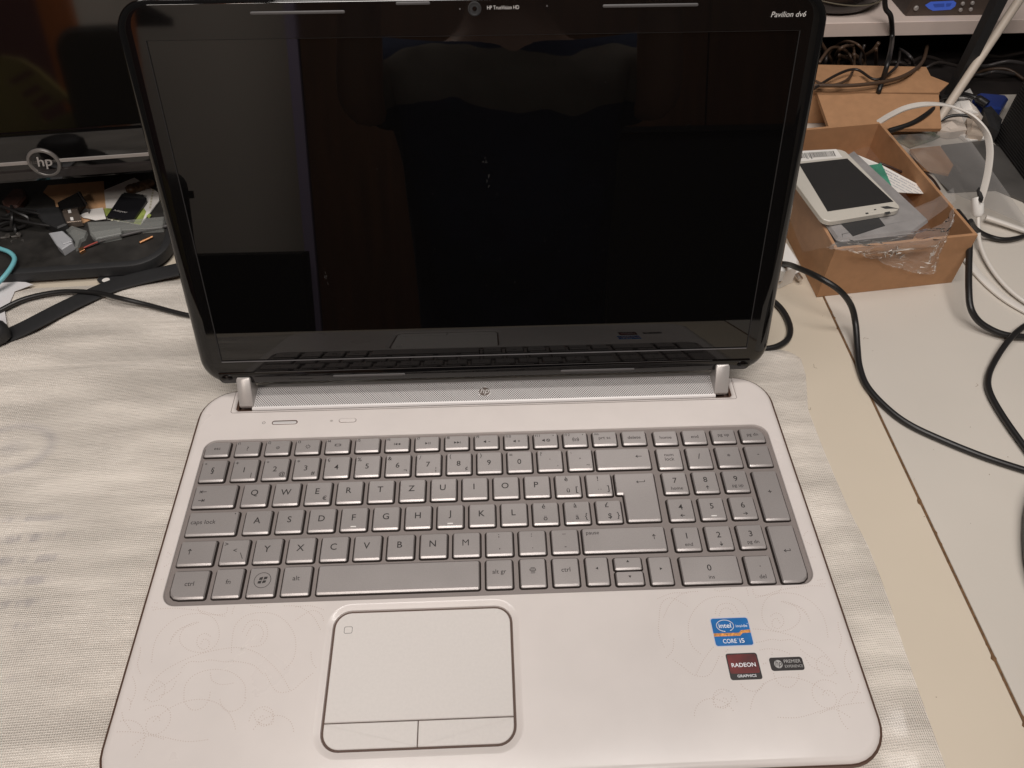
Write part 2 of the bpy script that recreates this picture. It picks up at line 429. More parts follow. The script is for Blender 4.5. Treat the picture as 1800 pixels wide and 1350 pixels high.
frow = [
 [('t', 'esc', 1.9, 0, .2)],
 [fl('f1'), ('t', '?', 2.8, .2, -.2)],
 [fl('f2'), ('s', sun, 1.15, .3, -.2)],
 [fl('f3'), ('s', sun, 1.6, .3, 0)],
 [fl('f4'), ('s', [[(-1, -.6), (1, -.6), (1, .6), (-1, .6), (-1, -.6)], [(-1.4, -.6), (-1.4, .6)], [(1.4, -.6), (1.4, .6)]], 1.3, .2, .6)],
 [fl('f5')],
 [fl('f6'), ('s', [[(-1.9, -.7), (-1.9, .7)]], 1, 0, 0), ('tri', (-1, 0), 1.1, -.5, 0), ('tri', (-1, 0), 1.1, 1.4, 0)],
 [fl('f7'), ('tri', (1, 0), 1.1, -.6, 0), ('s', [[(1.1, -.8), (1.1, .8)], [(2, -.8), (2, .8)]], 1, 0, 0)],
 [fl('f8'), ('tri', (1, 0), 1.1, -1.2, 0), ('tri', (1, 0), 1.1, .7, 0), ('s', [[(2.2, -.7), (2.2, .7)]], 1, 0, 0)],
 [fl('f9'), ('f', spk, 1.15, -.6, 0), ('s', [[(1, 0), (2, 0)]], 1, .3, 0)],
 [fl('f10'), ('f', spk, 1.15, -.6, 0), ('s', [[(.9, 0), (2.1, 0)], [(1.5, -.6), (1.5, .6)]], 1, .3, 0)],
 [fl('f11'), ('f', spk, 1.25, -1, 0), ('s', [circ(1.6, 0, 1, n=14)+[(2.6, 0)], [(.9, .7), (2.3, -.7)]], 1, 0, 0), ('dot', '', .35, 5, 3.8)],
 [fl('f12'), ('s', [[(0, -1.3), (0, .6)], circ(0, 0, 1.1, n=6, a0=-50, a1=50), circ(0, 0, 1.9, n=6, a0=-50, a1=50), circ(0, 0, 1.1, n=6, a0=130, a1=230), circ(0, 0, 1.9, n=6, a0=130, a1=230)], 1, .2, 0), ('dot', '', .35, 5, 3.8)],
 [('l', 'ins', 1.7, -6.4, 3.9), ('t', 'prt sc', 2.0, 0, .2)],
 [('t', 'delete', 2.0, 0, .4)]]
for i, it in enumerate(frow):
    x = -179.7+18.97*i
    key(x, F0-(.6 if i > 9 else 0), x+W_-.2, F1-.07*i, it, r=(1, 1, 1, 5.0) if i == 0 else 1.0)
for j, s in enumerate(('home', 'end', 'pg up', 'pg dn')):
    x = 106.2+18.78*j
    key(x, F0-1.3, x+14.8, F1-1.7, [('t', s, 2.0, 0, .3)], r=(1, 1, 6.0, 1) if j == 3 else 1.0)
ul = lambda s: ('t', s, 2.6, -5.4, 5.3)
lr = lambda s: ('t', s, 2.5, 4.6, -4.2)
nrow = [[ul('°'), ('t', '§', 3.4, -.3, 0)], [ul('+'), ('t', '1', 3.4, -.3, 0), lr('|')], [ul('"'), ('t', '2', 3.4, -.3, 0), lr('@')], [ul('*'), ('t', '3', 3.4, -.3, 0), lr('#')],
 [ul('ç'), ('t', '4', 3.4, -.3, 0)], [ul('%'), ('t', '5', 3.4, -.3, 0)], [ul('&'), ('t', '6', 3.4, -.3, 0), lr('¬')], [ul('/'), ('t', '7', 3.4, -.3, 0), lr('¦')],
 [ul('('), ('t', '8', 3.4, -.3, 0), lr('¢')], [ul(')'), ('t', '9', 3.4, -.3, 0)], [ul('='), ('t', '0', 3.4, -.3, 0)], [ul('?'), ('t', "'", 2.2, 0, 1), lr('´')], [ul('`'), ('t', '^', 1.8, 0, 1), lr('~')]]
for i, it in enumerate(nrow):
    x = -178.9+19.1*i if i < 1 else -159.5+19.0*(i-1)
    key(x, N0, x+W_, N1, it)
key(67.3, N0-.1, 101.0, N1-.5, [('a', (-1, 0), 3.6, 10, 1.5)])
for j, s in enumerate(('num', '/', '*', '-')):
    x = 105.9+18.85*j
    it = [('t', 'num', 2.0, 0, 2.7), ('t', 'lock', 2.1, 0, -.3)] if j == 0 else [('t', s, 3.6 if j == 1 else 3.0, 0, 1.2)]
    key(x, N0-1.2, x+14.9, N1-1.4, it)
key(-178.8, Q0, -153.9, Q1, [('a', (-1, 0), 3.4, -7.3, 3.4), ('s', [[(-9.4, 2.5), (-9.4, 4.3)]], 1, 0, 0), ('a', (1, 0), 3.0, -7.6, -2.8), ('s', [[(-5.7, -3.7), (-5.7, -1.9)]], 1, 0, 0)])
for i, s in enumerate('QWERTZUIOP'):
    x = -149.7+19.0*i
    key(x, Q0, x+W_, Q1-.05*i, [('t', s, 3.7, -.6, 1.4)]+([('t', '€', 2.6, 4.2, -3.6)] if s == 'E' else []))
key(-149.7+190, Q0-.3, -149.7+190+W_, Q1-.6, [('t', 'è', 3.0, -1, 5.0), ('t', 'ü', 3.0, -.3, -3.2), ('t', '[', 3.2, 5, -3)])
key(-149.7+209, Q0-.3, -149.7+209+W_, Q1-.6, [('t', '!', 3.0, -.6, 4.6), ('s', [[(-1, 0), (-.7, 0)], [(.6, 0), (.9, 0)]], 1, 0, -3.2), ('t', ']', 3.2, 5.2, -3)])
# tall L-shaped enter
ent = [(81.3, A0), (100.9, A0), (101.2, Q1-.7), (77.0, Q1-.7), (76.9, Q0+.1), (81.1, Q0+.1)]
def roundpoly(poly, r, n=3):
    o = []; m = len(poly)
    for i in range(m):
        p = Vector(poly[i]); a = (Vector(poly[i-1])-p).normalized(); b = (Vector(poly[(i+1) % m])-p).normalized()
        p0 = p+a*r; p1 = p+b*r
        for k in range(n+1):
            t = k/n; q = p0*(1-t)**2+p*2*t*(1-t)+p1*t*t; o.append((q.x, q.y))
    return o
k = keyshape(roundpoly(ent, 1.0)); legend(k, [('ent', '', 5.0, 0, 0)], (92.5, 164.0))
key(-178.2, A0, -149.3, A1, [('t', 'caps lock', 2.3, -5.4, .8), ('dot', '', .4, 12.4, 6.3)])
for i, s in enumerate('ASDFGHJKL'):
    x = -145.0+18.93*i
    key(x, A0, x+W_, A1-.05*i, [('t', s, 3.7, -.3, 1.2)], bar=s in 'FJ')
for i, it in enumerate(([('t', 'é', 3.0, -1, 5.0), ('t', 'ö', 3.0, -.3, -3.2)], [('t', 'à', 3.0, -1, 5.0), ('t', 'ä', 3.0, -.3, -3.2), ('t', '{', 3.2, 5, -3)], [('t', '£', 3.0, -1, 4.6), ('t', '$', 3.0, .2, -3.2), ('t', '}', 3.2, 5.2, -3)])):
    x = -145.0+18.93*(9+i)
    key(x, A0-.3, x+14.9, A1-.6, it)
key(-178.4, Z0, -158.5, Z1, [('a', (0, 1), 3.2, -4.2, 1)])
zr = ['<', 'Y', 'X', 'C', 'V', 'B', 'N', 'M', ';', ':', '_']
for i, s in enumerate(zr):
    x = -154.6+18.98*i
    it = [('t', s, 3.7, -.6, 1.3, -.002 if s == 'M' else .010)]
    if i == 0: it = [('t', '>', 2.6, -5.4, 5.2), ('t', '<', 2.6, .2, 1), ('s', [[(-.9, 1.9), (.9, -1.9)]], 1, 4.4, -2.6)]
    if i >= 8: it = [('t', {8: ';', 9: ':', 10: '_'}[i], 2.6, -.3, 4.8), ('t', {8: ',', 9: '.', 10: '-'}[i], 2.6, 0, -3.6)]
    key(x, Z0-.03*i, x+W_, Z1-.03*i, it)
key(53.3, Z0-.5, 101.1, Z1-.2, [('l', 'pause', 2.1, -21.8, 4.4), ('a', (0, 1), 3.0, 17.5, 1.2)])
key(-177.8, B0, -158.4, B1-.4, [('t', 'ctrl', 2.3, 0, .6)], r=(5.5, 1, 1, 1))
for x0, x1, it in ((-154.4, -139.2, [('t', 'fn', 2.3, 0, .8)]), (-135.5, -120.3, [('win', '', 1, 0, 1)]), (-116.6, -101.2, [('t', 'alt', 2.4, -.4, 1.6)]), (-97.2, -7.1, []),
                   (-3.1, 11.5, [('t', 'alt gr', 2.2, 0, 1)]), (16.0, 30.2, [('s', [[(-1.6, -.45), (1.6, -.45), (1.6, .45), (-1.6, .45), (-1.6, -.45)], [(-1.1, 1.2), (1.1, 1.2)], [(-1.1, -1.2), (1.1, -1.2)], [(-1.1, -2), (1.1, -2)]], 1, 0, 1.8)]), (34.5, 48.9, [('t', 'ctrl', 2.3, 0, 1.4)]), (53.3, 65.6, [('tri', (-1, 0), 1.0, 0, 1.5)])):
    key(x0, B0, x1, B1+.1 if x0 < 20 else B1-.3, it)
key(69.6, 105.3, 84.8, 112.9, [('tri', (0, 1), 1.0, 0, 1.2)]); key(69.6, B0-.6, 84.8, 104.2, [('tri', (0, -1), 1.0, 0, .9)])
key(89.0, B0-1, 101.4, B1-1.4, [('tri', (1, 0), 1.0, 0, 1)])
np_ = [('7', 'home', Q0-.6, Q1-1), ('4', (-1, 0), A0-.6, A1-1), ('1', 'end', Z0-1, Z1-1.2)], [('8', (0, 1), Q0-.6, Q1-1), ('5', None, A0-.6, A1-1), ('2', (0, -1), Z0-1, Z1-1.2)], [('9', 'pg up', Q0-.6, Q1-1), ('6', (1, 0), A0-.6, A1-1), ('3', 'pg dn', Z0-1, Z1-1.2)]
for j, colm in enumerate(np_):
    for s, sub, y0, y1 in colm:
        x = 106.5+18.77*j
        it = [('t', s, 3.4, 0, 1.9)]
        if isinstance(sub, str): it.append(('t', sub, 1.9, .3, -3.8))
        elif sub: it.append(('a', sub, 2.4, .3, -4.0))
        key(x, y0, x+14.5, y1, it, bar=sub is None)
key(162.7, A0-2.2, 177.4, Q1-2.0, [('t', '+', 2.9, 0, 2.5)])
key(106.8, B0-1.5, 139.6, B1-2.0, [('t', '0', 3.4, -.5, 1.2), ('t', 'ins', 1.9, -.2, -4.6)])
key(143.8, B0-2.2, 158.3, B1-2.8, [('t', '.', 3.0, .6, 1.8), ('t', 'del', 2.1, .6, -4.6)])
key(162.2, B0-2.5, 177.2, Z1-2.3, [('ent', '', 3.6, 0, 1.5)], r=(1, 6.0, 1, 1))

# --- buttons on the deck above the keyboard
fr = lambda x, y: (x, y, DK+.03)
g = G(); pl = rrect(-141.3, 217.6, -124.6, 221.0, 1.65, 5); g.loft([at(pl, DK-.05), at(pl, DK+.1), at(offset(pl, .35), DK+.3)]); pb = g.build('power_button', MT['trim'], lap, smooth=True, auto=40)
g = G(); pl2 = [(x, y-.35) for x, y in offset(pl, .62)]; g.loft([at(pl2, DK+.29), at(pl2, DK+.36), at(offset(pl2, .4), DK+.45)]); g.build('button_face', MT['grille'], pb)
g = G(); stroke(g, circ(-146.6, 219.6, .95, n=12, a0=120, a1=420), .22, fr); stroke(g, [(-146.6, 219.8), (-146.6, 220.9)], .22, fr); g.build('power_symbol', MT['ink'], lap)
g = G(); pl = rrect(-97.8, 217.9, -86.4, 221.3, 1.65, 5); g.loft([at(pl, DK-.05), at(pl, DK+.08), at(offset(pl, .2), DK+.1)]); qb = g.build('browser_button', MT['gap'], lap)
g = G(); pl2 = offset(pl, .3); g.loft([at(pl2, DK+.09), at(pl2, DK+.35), at(offset(pl2, .3), DK+.45)]); g.build('button_face', MT['deck'], qb)
g = G(); fillp(g, circ(-102.6, 219.6, 1.0, .8, 16), fr); g.build('indicator', mat('indicator', (.45,.41,.38), .4), lap)

# --- hinge cover with perforated speaker strip and logo
LH0, LZ0 = 241.47, DK+4.66
ct, st = math.cos(1.273), math.sin(1.273)
def lidp(x, h, n=0.0): return (x, LH0+ct*h-st*n, LZ0+st*h+ct*n)
prof = [(231.6, DK-6), (231.6, DK-1.2), (232.2, DK-.3), (233.4, DK+.1), (249.5, DK+.35), (254, DK-1), (254, DK-6)]
g = G(); g.loft([[(x, y, z) for y, z in prof] for x in (-156.6, 153.6)]); hc = g.build('hinge_cover', MT['grille'], lap)
g = G(); y = 233.9; r = 0
while y < 249.3:
    x = -154.6+(.78 if r % 2 else 0)
    while x < 152:
        if (x+2.2)**2+(y-240.9)**2 > 4.2**2:
            z = DK+.1+(y-233.4)/16.1*.25+.03
            a = .43
            g.add([(x+a*math.cos(k*math.pi/3), y+a*.95*math.sin(k*math.pi/3), z) for k in range(6)], [(0,1,2,3,4,5)])
        x += 1.56
    y += .93; r += 1
tag(g.build('perforation', MT['hole'], hc), kind='stuff')
g = G(); hp_logo(g, -2.2, 240.9, 3.7, lambda x, y: (x, y, DK+.42), lambda x, y: (x, y, DK+.46), 0, 1)
build('round_logo', g.v, g.f, None, hc, mats=[mat('logo_grey', (.15,.12,.105), .5), MT['print']], fmat=g.m)
# well under the hinge
g = G(); g.box(SX0+.2, SY+.2, 8, SX1-.2, 256, DK-6.5); g.build('hinge_well', MT['gap'], lap)
for xa, xb in ((-164.6, -155.6), (152.8, 161.9)):
    # side profile in (y, z): rounded foot, then leaning up in front of the lid
    pr = []
    for k in range(9):
        a = math.radians(-95+k*95/8); 
        pr.append((239.3-6.4*math.cos(a)*1.0, DK+1.6+6.4*math.sin(a)))
    p1 = lidp(0, 12.2, 2.6); p2 = lidp(0, 13.0, 1.8); p3 = lidp(0, 13.0, -4)
    pr += [(p1[1], p1[2]), (p2[1], p2[2]), (p3[1], p3[2]), (250, DK+2), (249, DK-6), (240, DK-5)]
    g = G(); cy = sum(p[0] for p in pr)/len(pr); cz = sum(p[1] for p in pr)/len(pr)
    inn = [(cy+(y-cy)*.93, cz+(z-cz)*.95) for y, z in pr]
    g.loft([[(xa, y, z) for y, z in inn], [(xa+.7, y, z) for y, z in pr], [(xb-.7, y, z) for y, z in pr], [(xb, y, z) for y, z in inn]])
    g.build('hinge_arm', MT['silver'], lap, smooth=True, auto=32)

# --- lid
LW, LB, LT = 187.6, 5.4, 236.6
sil = rrect(-LW, LB, LW, LT, (19, 19, 17, 17), 9)
g = G()
rim = lambda d: rrect(-LW+d, LB+d*.9, LW-d, LT-d*.25, (max(4, 19-d), max(4, 19-d), 17-d*.6, 17-d*.6), 9)
lp = lambda poly, n: [lidp(x, h, n) for x, h in poly]
SCX, SC0, SC1 = 172.4, 24.2, 217.5
scr = rrect(-SCX, SC0, SCX, SC1, .6, 2)
# front bezel: flat face with the screen opening, rolling back at the sides
l0 = lp(rim(9.5), 0)
v, f = fill_faces([[(x, h, 0) for x, h in rim(9.5)], [(x, h, 0) for x, h in scr]])
g.add([lidp(*p) for p in v], f)
g.loft([l0, lp(rim(6.5), -.25), lp(rim(3.6), -1.1), lp(rim(1.5), -2.6), lp(rim(.3), -4.6), lp(rim(0), -6.0)], False, False)
g.loft([lp(scr, 0), lp(offset(scr, .3), -.25), lp(offset(scr, .35), -1.3)], False, False, mi=1)
bez = build('bezel', g.v, g.f, None, lap, mats=[MT['black'], MT['hole']], fmat=g.m, smooth=True, auto=30)
g = G(); g.loft([lp(rim(0), -6.0), lp(offset(sil, -.1), -7.5), lp(offset(sil, 1.5), -9.5), lp(offset(sil, 8), -12), lp(offset(sil, 40), -13)], False, True)
g.build('lid_shell', MT['shell'], lap, smooth=True, auto=35)
g = G(); g.add([lidp(x, h, -.9) for x, h in offset(scr, .3)], [tuple(range(len(scr)))]); scn = g.build('screen', MT['screen'], lap)
# dust specks on the glass
g = G(); rr = random.Random(3)
for i in range(70):
    x, h = rr.uniform(-168, 168), rr.uniform(28, 212); s = rr.choice([.08, .10, .12, .16])
    if i < 30: x, h = rr.gauss(20, 50), rr.gauss(100, 40)
    if abs(x) > 168 or not 28 < h < 212: continue
    g.add([lidp(x+s*math.cos(a), h+s*math.sin(a)*rr.uniform(.7, 1.5), -.87) for a in (0, 1.2, 2.4, 3.7, 5)], [(0,1,2,3,4)])
for cx, ch, sd in ((-97, 81, 1), (3.5, 145, 2)):
    for i in range(7):
        a = rr.uniform(0, 6.3); x, h = cx+rr.gauss(0, 2), ch+rr.gauss(0, 4)
        L = rr.uniform(.5, 1.5)
        stroke(g, [(x, h), (x+math.cos(a)*L*.4, h+math.sin(a)*L), (x+math.cos(a+.5)*L*.6, h+math.sin(a+.6)*L*1.5)], .09, lambda x, h: lidp(x, h, -.86))
tag(g.build('dust', mat('dust', (.09,.086,.082), .9), scn), kind='stuff')
# lower bar, rubber buffers, end caps
g = G(); g.loft([lp(rrect(-176, 8.6, 175.5, 16.2, (3.5, 3.5, .5, .5), 4), -.2), lp(rrect(-176, 8.6, 175.5, 16.2, (3.5, 3.5, .5, .5), 4), .55), lp(rrect(-175.4, 9.2, 174.9, 15.6, (3, 3, .4, .4), 4), .8)])
gl = G(); stroke(gl, [(-172.0, 24.3), (171.8, 24.3)], .55, lambda x, h: lidp(x, h, .05)); gl.build('screen_ledge_glint', mat('ledge_glint_grey', (.16,.155,.16), .35), lap)  # grey line painted for the light caught along the screen's lower edge
g.build('lower_bar', MT['black'], lap, smooth=True, auto=30)
g = G(); stroke(g, [(-152, 16.45), (150, 16.2)], .25, lambda x, h: lidp(x, h, .62)); g.build('bar_edge', MT['rubbergrey'], lap)
def buf(x0, x1, h, base=0.0):
    g = G(); pl = rrect(x0, h-.75, x1, h+.75, .7, 4); g.loft([lp(pl, base-.1), lp(pl, base+.35), lp(offset(pl, .25), base+.55)]); g.build('rubber_buffer', MT['rubbergrey'], lap, smooth=True, auto=40)
buf(-101.5, -54, 12.1, .8); buf(49, 98.3, 11.2, .8); buf(-116, -67.5, 229.7); buf(66, 116, 230.5); buf(-41, -23.4, 233.2)
for x in (-171.0, 171.0):
    g = G(); pl = circ(x, 12.3, 3.6, 2.5, 18); g.loft([lp(pl, .7), lp(pl, 1.2), lp([(x+(a-x)*.8, 12.3+(b-12.3)*.8) for a, b in pl], 1.5)]); g.build('end_cap', MT['black'], lap, smooth=True, auto=40)
# web cam and lettering
g = G(); pl = circ(-.6, 230.2, 3.5, n=24); g.loft([lp(pl, -.1), lp(pl, .35), lp(circ(-.6, 230.2, 2.9, n=24), .45), lp(circ(-.6, 230.2, 2.6, n=24), .1)], True, True)
wc = g.build('webcam', MT['rubber'], lap, smooth=True, auto=30)
g = G(); pl = circ(-.6, 230.2, 1.2, n=18); g.loft([lp(pl, .12), lp(circ(-.6, 230.2, 1.0, n=18), .4)]); g.build('lens', MT['screen'], wc)
fl_ = lambda x, h: lidp(x, h, .04)
g = G(); text(g, 'HP TrueVision HD', 1.75, 14.2, 230.6, fl_, off=0.0, width=16.6); g.build('lettering', MT['print'], lap)
g = G(); text(g, 'Pavilion dv6', 2.55, 164.5, 225.3, fl_, off=0.0, shear=.22, width=18.4); g.build('lettering', MT['print'], lap)
g = G()
for x, h in ((-8.2, 230.2), (37, 231)): fillp(g, circ(x, h, .45, n=8), fl_)
g.build('microphone_hole', MT['rubbergrey'], lap)

# --- stickers
SR = lambda z: (lambda x, y: (x, y, DK+z))
def sticker(x0, y0, x1, y1, r, cols, name='sticker'):
    pl = rrect(x0, y0, x1, y1, r, 4); g = G(); g.loft([at(pl, DK-.02), at(pl, DK+.08)]); return g.build(name, cols, lap)
m_blue = mat('sticker_blue', (.018,.16,.46), .22, noise=.12, nscale=120)
m_red = mat('sticker_red', (.13,.006,.006), .4, noise=.5, nscale=90)
m_black = mat('sticker_black', (.014,.009,.009), .4)
m_rim = mat('sticker_rim', (.60,.62,.72), .3)
m_or = mat('sticker_orange', (.75,.32,.08), .3, noise=.5, nscale=900)
m_w = mat('sticker_white', (.85,.87,.90), .35)
s = sticker(116.6, 58.9, 137.6, 75.1, 1.6, m_rim)
g = G(); fillp(g, rrect(117.1, 59.4, 137.1, 74.6, 1.3, 4), SR(.09)); g.build('print', m_blue, s)
g = G(); b = [(117.1, 64.6), (131.0, 64.6), (132.6, 66.0), (137.1, 66.2), (137.1, 67.9), (132.2, 67.6), (130.8, 66.3), (117.1, 66.4)]; fillp(g, b, SR(.10)); g.build('orange_band', m_or, s)
g = G(); fr = SR(.11)
e = circ(124.2, 70.4, 4.6, 3.2, 28, a0=-60, a1=262); stroke(g, e, .42, fr)
text(g, 'intel', 2.5, 124.1, 70.5, fr, off=.012, width=6.6); text(g, 'inside', 1.5, 133.0, 70.1, fr, off=0, width=6.2); text(g, '™', .8, 136.3, 71.2, fr)
text(g, 'CORE', 2.2, 124.9, 61.9, fr, off=.01, width=7.3); text(g, '™', .7, 129.4, 63, fr); text(g, 'i5', 2.3, 131.4, 61.95, fr, off=.01, width=2.6)
g.build('lettering', m_w, s)
s = sticker(120.9, 41.3, 137.4, 55.2, 1.3, m_black)
g = G(); fillp(g, rrect(121.5, 44.6, 136.8, 54.6, .8, 4), SR(.09)); g.build('print', m_red, s)
g = G(); text(g, 'RADEON', 2.0, 129.2, 49.0, SR(.11), off=.018, width=12.6); text(g, 'GRAPHICS', 1.3, 129.6, 43.3, SR(.11), off=.01, width=9.8); g.build('lettering', m_w, s)
s = sticker(143.0, 45.2, 160.4, 52.2, 1.4, m_black)
g = G(); hp_logo(g, 147.3, 48.7, 2.15, SR(.10), SR(.12), 0, 1)
text(g, 'PREMIER', 1.7, 154.9, 50.0, SR(.11), off=.005, width=8.8); text(g, 'EXPERIENCE', 1.4, 155.1, 47.4, SR(.11), off=.0, width=9.4)
build('lettering', g.v, g.f, None, s, mats=[mat('sticker_grey', (.42,.41,.40), .4), m_black], fmat=g.m)

# --- dotted scroll pattern printed on the palm rest
def spiral(cx, cy, r0, r1, a0, turns, n=40):
    return [(cx+(r0+(r1-r0)*i/n)*math.cos(a0+turns*2*math.pi*i/n), cy+(r0+(r1-r0)*i/n)*math.sin(a0+turns*2*math.pi*i/n)) for i in range(n+1)]
def px7(pts): return [D(a/3.0, 950+b/3.0) for a, b in pts]
cv = [px7(c) for c in (
 [(755,385),(830,362),(930,358),(1050,370),(1150,395),(1195,400)], [(765,350),(850,352),(950,345)],
 [(1040,345),(1060,380),(1130,392),(1190,385),(1200,350)], [(1225,385),(1240,345),(1300,340),(1380,352),(1420,335)],
 [(800,640),(810,560),(840,490),(900,430),(970,395),(1060,385),(1120,405),(1150,450),(1155,510),(1130,560),(1070,590),(1000,580),(955,545),(950,500),(985,450),(1040,430)],
 [(895,545),(920,490),(960,460),(1010,440)], [(905,520),(950,470),(1000,450),(1050,430)],
 [(1060,545),(1075,520),(1100,530),(1100,560),(1070,575),(1040,550),(1045,510),(1080,490),(1115,510)],
 [(1220,590),(1225,520),(1240,450),(1290,400),(1370,380),(1450,390),(1510,430),(1550,490),(1560,560),(1545,630),(1500,680)],
 [(1280,480),(1310,430),(1360,420),(1400,440),(1410,500),(1380,550),(1320,560)], [(1300,500),(1330,450),(1370,450),(1390,490),(1370,540)],
 [(760,840),(790,770),(850,700),(930,650),(1020,610),(1130,580),(1250,565),(1350,590),(1430,650),(1490,720),(1530,790)],
 [(960,670),(1000,640),(1060,640),(1110,630),(1180,640),(1260,640),(1340,660),(1390,710)],
 [(970,840),(985,870),(1020,895),(1070,880),(1100,840),(1110,790)], [(970,830),(975,770),(1010,720),(1070,690),(1150,680),(1230,700),(1290,760),(1290,840)],
 [(1160,840),(1180,890),(1230,900),(1280,870),(1300,820)], [(1110,700),(1120,740),(1170,760),(1240,750)],
 [(770,830),(800,850),(850,830),(870,770),(830,740),(800,770)], [(800,800),(900,740),(960,690)], [(840,820),(900,790),(930,740)],
 [(640,760),(660,820),(690,850),(680,900)], [(690,860),(715,790),(700,720),(660,700)], [(740,700),(725,650),(740,590),(735,545),(715,540)],
 [(640,870),(650,940),(690,1000)], [(700,1080),(760,1040),(800,1030),(870,1050)], [(590,1010),(700,1010),(830,1030),(980,1060),(1100,1050)],
 [(1400,700),(1430,760),(1470,800),(1540,790),(1600,740),(1650,700)], [(1340,920),(1360,960),(1430,970),(1440,920),(1390,890)], [(1640,590),(1650,650),(1690,690)],
 [(1560,420),(1620,380),(1660,370),(1700,400),(1715,480),(1720,560),(1690,640)], [(1500,345),(1580,350),(1650,400),(1690,470)], [(1560,350),(1640,345),(1720,370)],
 [(830,60),(860,55),(900,75),(905,110),(860,140),(830,140)], [(805,290),(810,230),(850,205),(880,215),(870,270)], [(770,320),(830,330),(880,330)])]
cv += [spiral(*D(820/3, 950+960/3), 2, 9, .5, 1.3), spiral(*D(1390/3, 950+940/3), 1.5, 7, 2, 1.2), spiral(*D(1450/3, 950+1040/3), 9, 12, .3, .4), spiral(*D(1000/3, 950+1100/3), 22, 25, .4, .35), spiral(*D(640/3, 950+1080/3), 10, 12, -.6, .4)]
def walk(pts, step):
    pts = [p.to_2d() for p in crom([(x, y, 0) for x, y in pts], 6)]
    o = [pts[0]]; acc = 0
    for a, b in zip(pts, pts[1:]):
        L = (b-a).length; s_ = step-acc
        while s_ <= L: o.append(a+(b-a)*(s_/L)); s_ += step
        acc = L-(s_-step)
    return o
g = G()
stick = [(115.5, 57.8, 138.8, 76.3), (119.8, 40, 138.6, 56.3), (142, 44, 161.5, 53.3)]
def inpoly(x, y): return abs(x) < 185.5 and 3 < y < 205 and not (-91 < x < 15.5 and 8 < y < 92.5) and not (-182.3 < x < 181.8 and y > 91.9) and not any(a < x < c and b < y < d for a, b, c, d in stick)
for side in (0, 1):
    for c in cv:
        for i, p in enumerate(walk(c, 1.3)):
            x, y = (p.x, p.y) if side == 0 else (-p.x+6.0*0, p.y)
            if not inpoly(x, y): continue
            a = .21
            g.add([(x-a, y-a, DK+.015), (x+a, y-a, DK+.015), (x+a, y+a, DK+.015), (x-a, y+a, DK+.015)], [(0,1,2,3)])
tag(g.build('dot_pattern', MT['dots'], lap), kind='stuff')
# pale scuff on the left palm rest
g = G(); rr = random.Random(9)
for i in range(26):
    t = rr.random(); x, y = D(388+t*58, 1182-t*62); x += rr.gauss(0, .8); y += rr.gauss(0, .8)
    stroke(g, [(x, y), (x+rr.uniform(1, 3.2), y+rr.uniform(1, 3.4))], rr.uniform(.1, .3), lambda x, y: (x, y, DK+.02))
tag(g.build('scuff', mat('scuff_pale', (.78,.73,.69), .5), lap), kind='stuff')

# ================================================================ DESK AND SHEET
from mathutils import noise as mn
def lerp(a, b, t): return a+(b-a)*t
def interp(tab, x):
    if x <= tab[0][0]: return tab[0][1]
    for (a, fa), (b, fb) in zip(tab, tab[1:]):
        if x <= b: return lerp(fa, fb, (x-a)/(b-a))
    return tab[-1][1]
desk = thing('desk', 'worn desk top of a cream board beside a white board with a chipped brown joint', 'desk', (0, 300, -20))
jx = lambda y: 274.0+(357.9-y)*0.0168
g = G(); g.prism([(-1300, -160), (jx(-160)-1.0, -160), (jx(672)-1.0, 672), (-1300, 672)], -20, 0, bev=.4); g.build('desk_board', MT['cream'], desk)
yb0 = lambda x: 410+(x-410)*.12
g = G(); g.prism([(jx(-160)+.6, -160), (1300, -160), (1300, yb0(1300)), (410, yb0(410)), (jx(430)+.6, 428)], -20, 0.4, bev=.3); g.build('desk_board', MT['white'], desk)
g = G(); g.prism([(jx(430)+.6, 429), (410, yb0(410)+.8), (1300, yb0(1300)+.8), (1300, 672), (jx(672)+.6, 672)], -20, -0.4, bev=.3); g.build('desk_board', MT['white'], desk)
g = G(); rr = random.Random(5)
a = []; b = []; y = -150
while y < 470:
    a.append((jx(y)-1.2+rr.gauss(0, .12)-(rr.random() < .06)*rr.uniform(.3, 1.4), y, .06)); b.append((jx(y)+.1+rr.gauss(0, .1)+(rr.random() < .05)*rr.uniform(.3, 1.0), y, .5)); y += 2.0
v = a+b; n = len(a); g.add(v, [(i, i+1, n+i+1, n+i) for i in range(n-1)])
g.build('chipped_edge', MT['chip'], desk)
g = G(); g.prism([(-1300, 673), (1300, 673), (1300, 1000), (-1300, 1000)], -20, -0.8, bev=.3); g.build('under_shelf_shade_board', mat('under_shelf_shade', (.018,.014,.013), .6, noise=.4, nscale=30), desk)  # near-black board standing in for the shade under the shelf
# specks and hairs on the white board
g = G()
for i in range(60):
    x, y = rr.uniform(225, 520), rr.uniform(10, 400)
    if rr.random() < .75:
        r_ = rr.uniform(.15, .4); g.add([(x+r_*math.cos(k), y+r_*math.sin(k)*rr.uniform(.6, 1.4), .47 if x > 277 else .05) for k in (0, 1.3, 2.6, 4, 5.2)], [(0,1,2,3,4)])
    else:
        L = rr.uniform(1.5, 4); t = rr.uniform(0, 6.3); z_ = .47 if x > 277 else .05
        stroke(g, [(x, y), (x+L*math.cos(t), y+L*math.sin(t)), (x+L*1.3*math.cos(t+.5), y+L*1.3*math.sin(t+.5))], .22, lambda x, y: (x, y, z_))
tag(g.build('specks', MT['chip'], desk), kind='stuff')

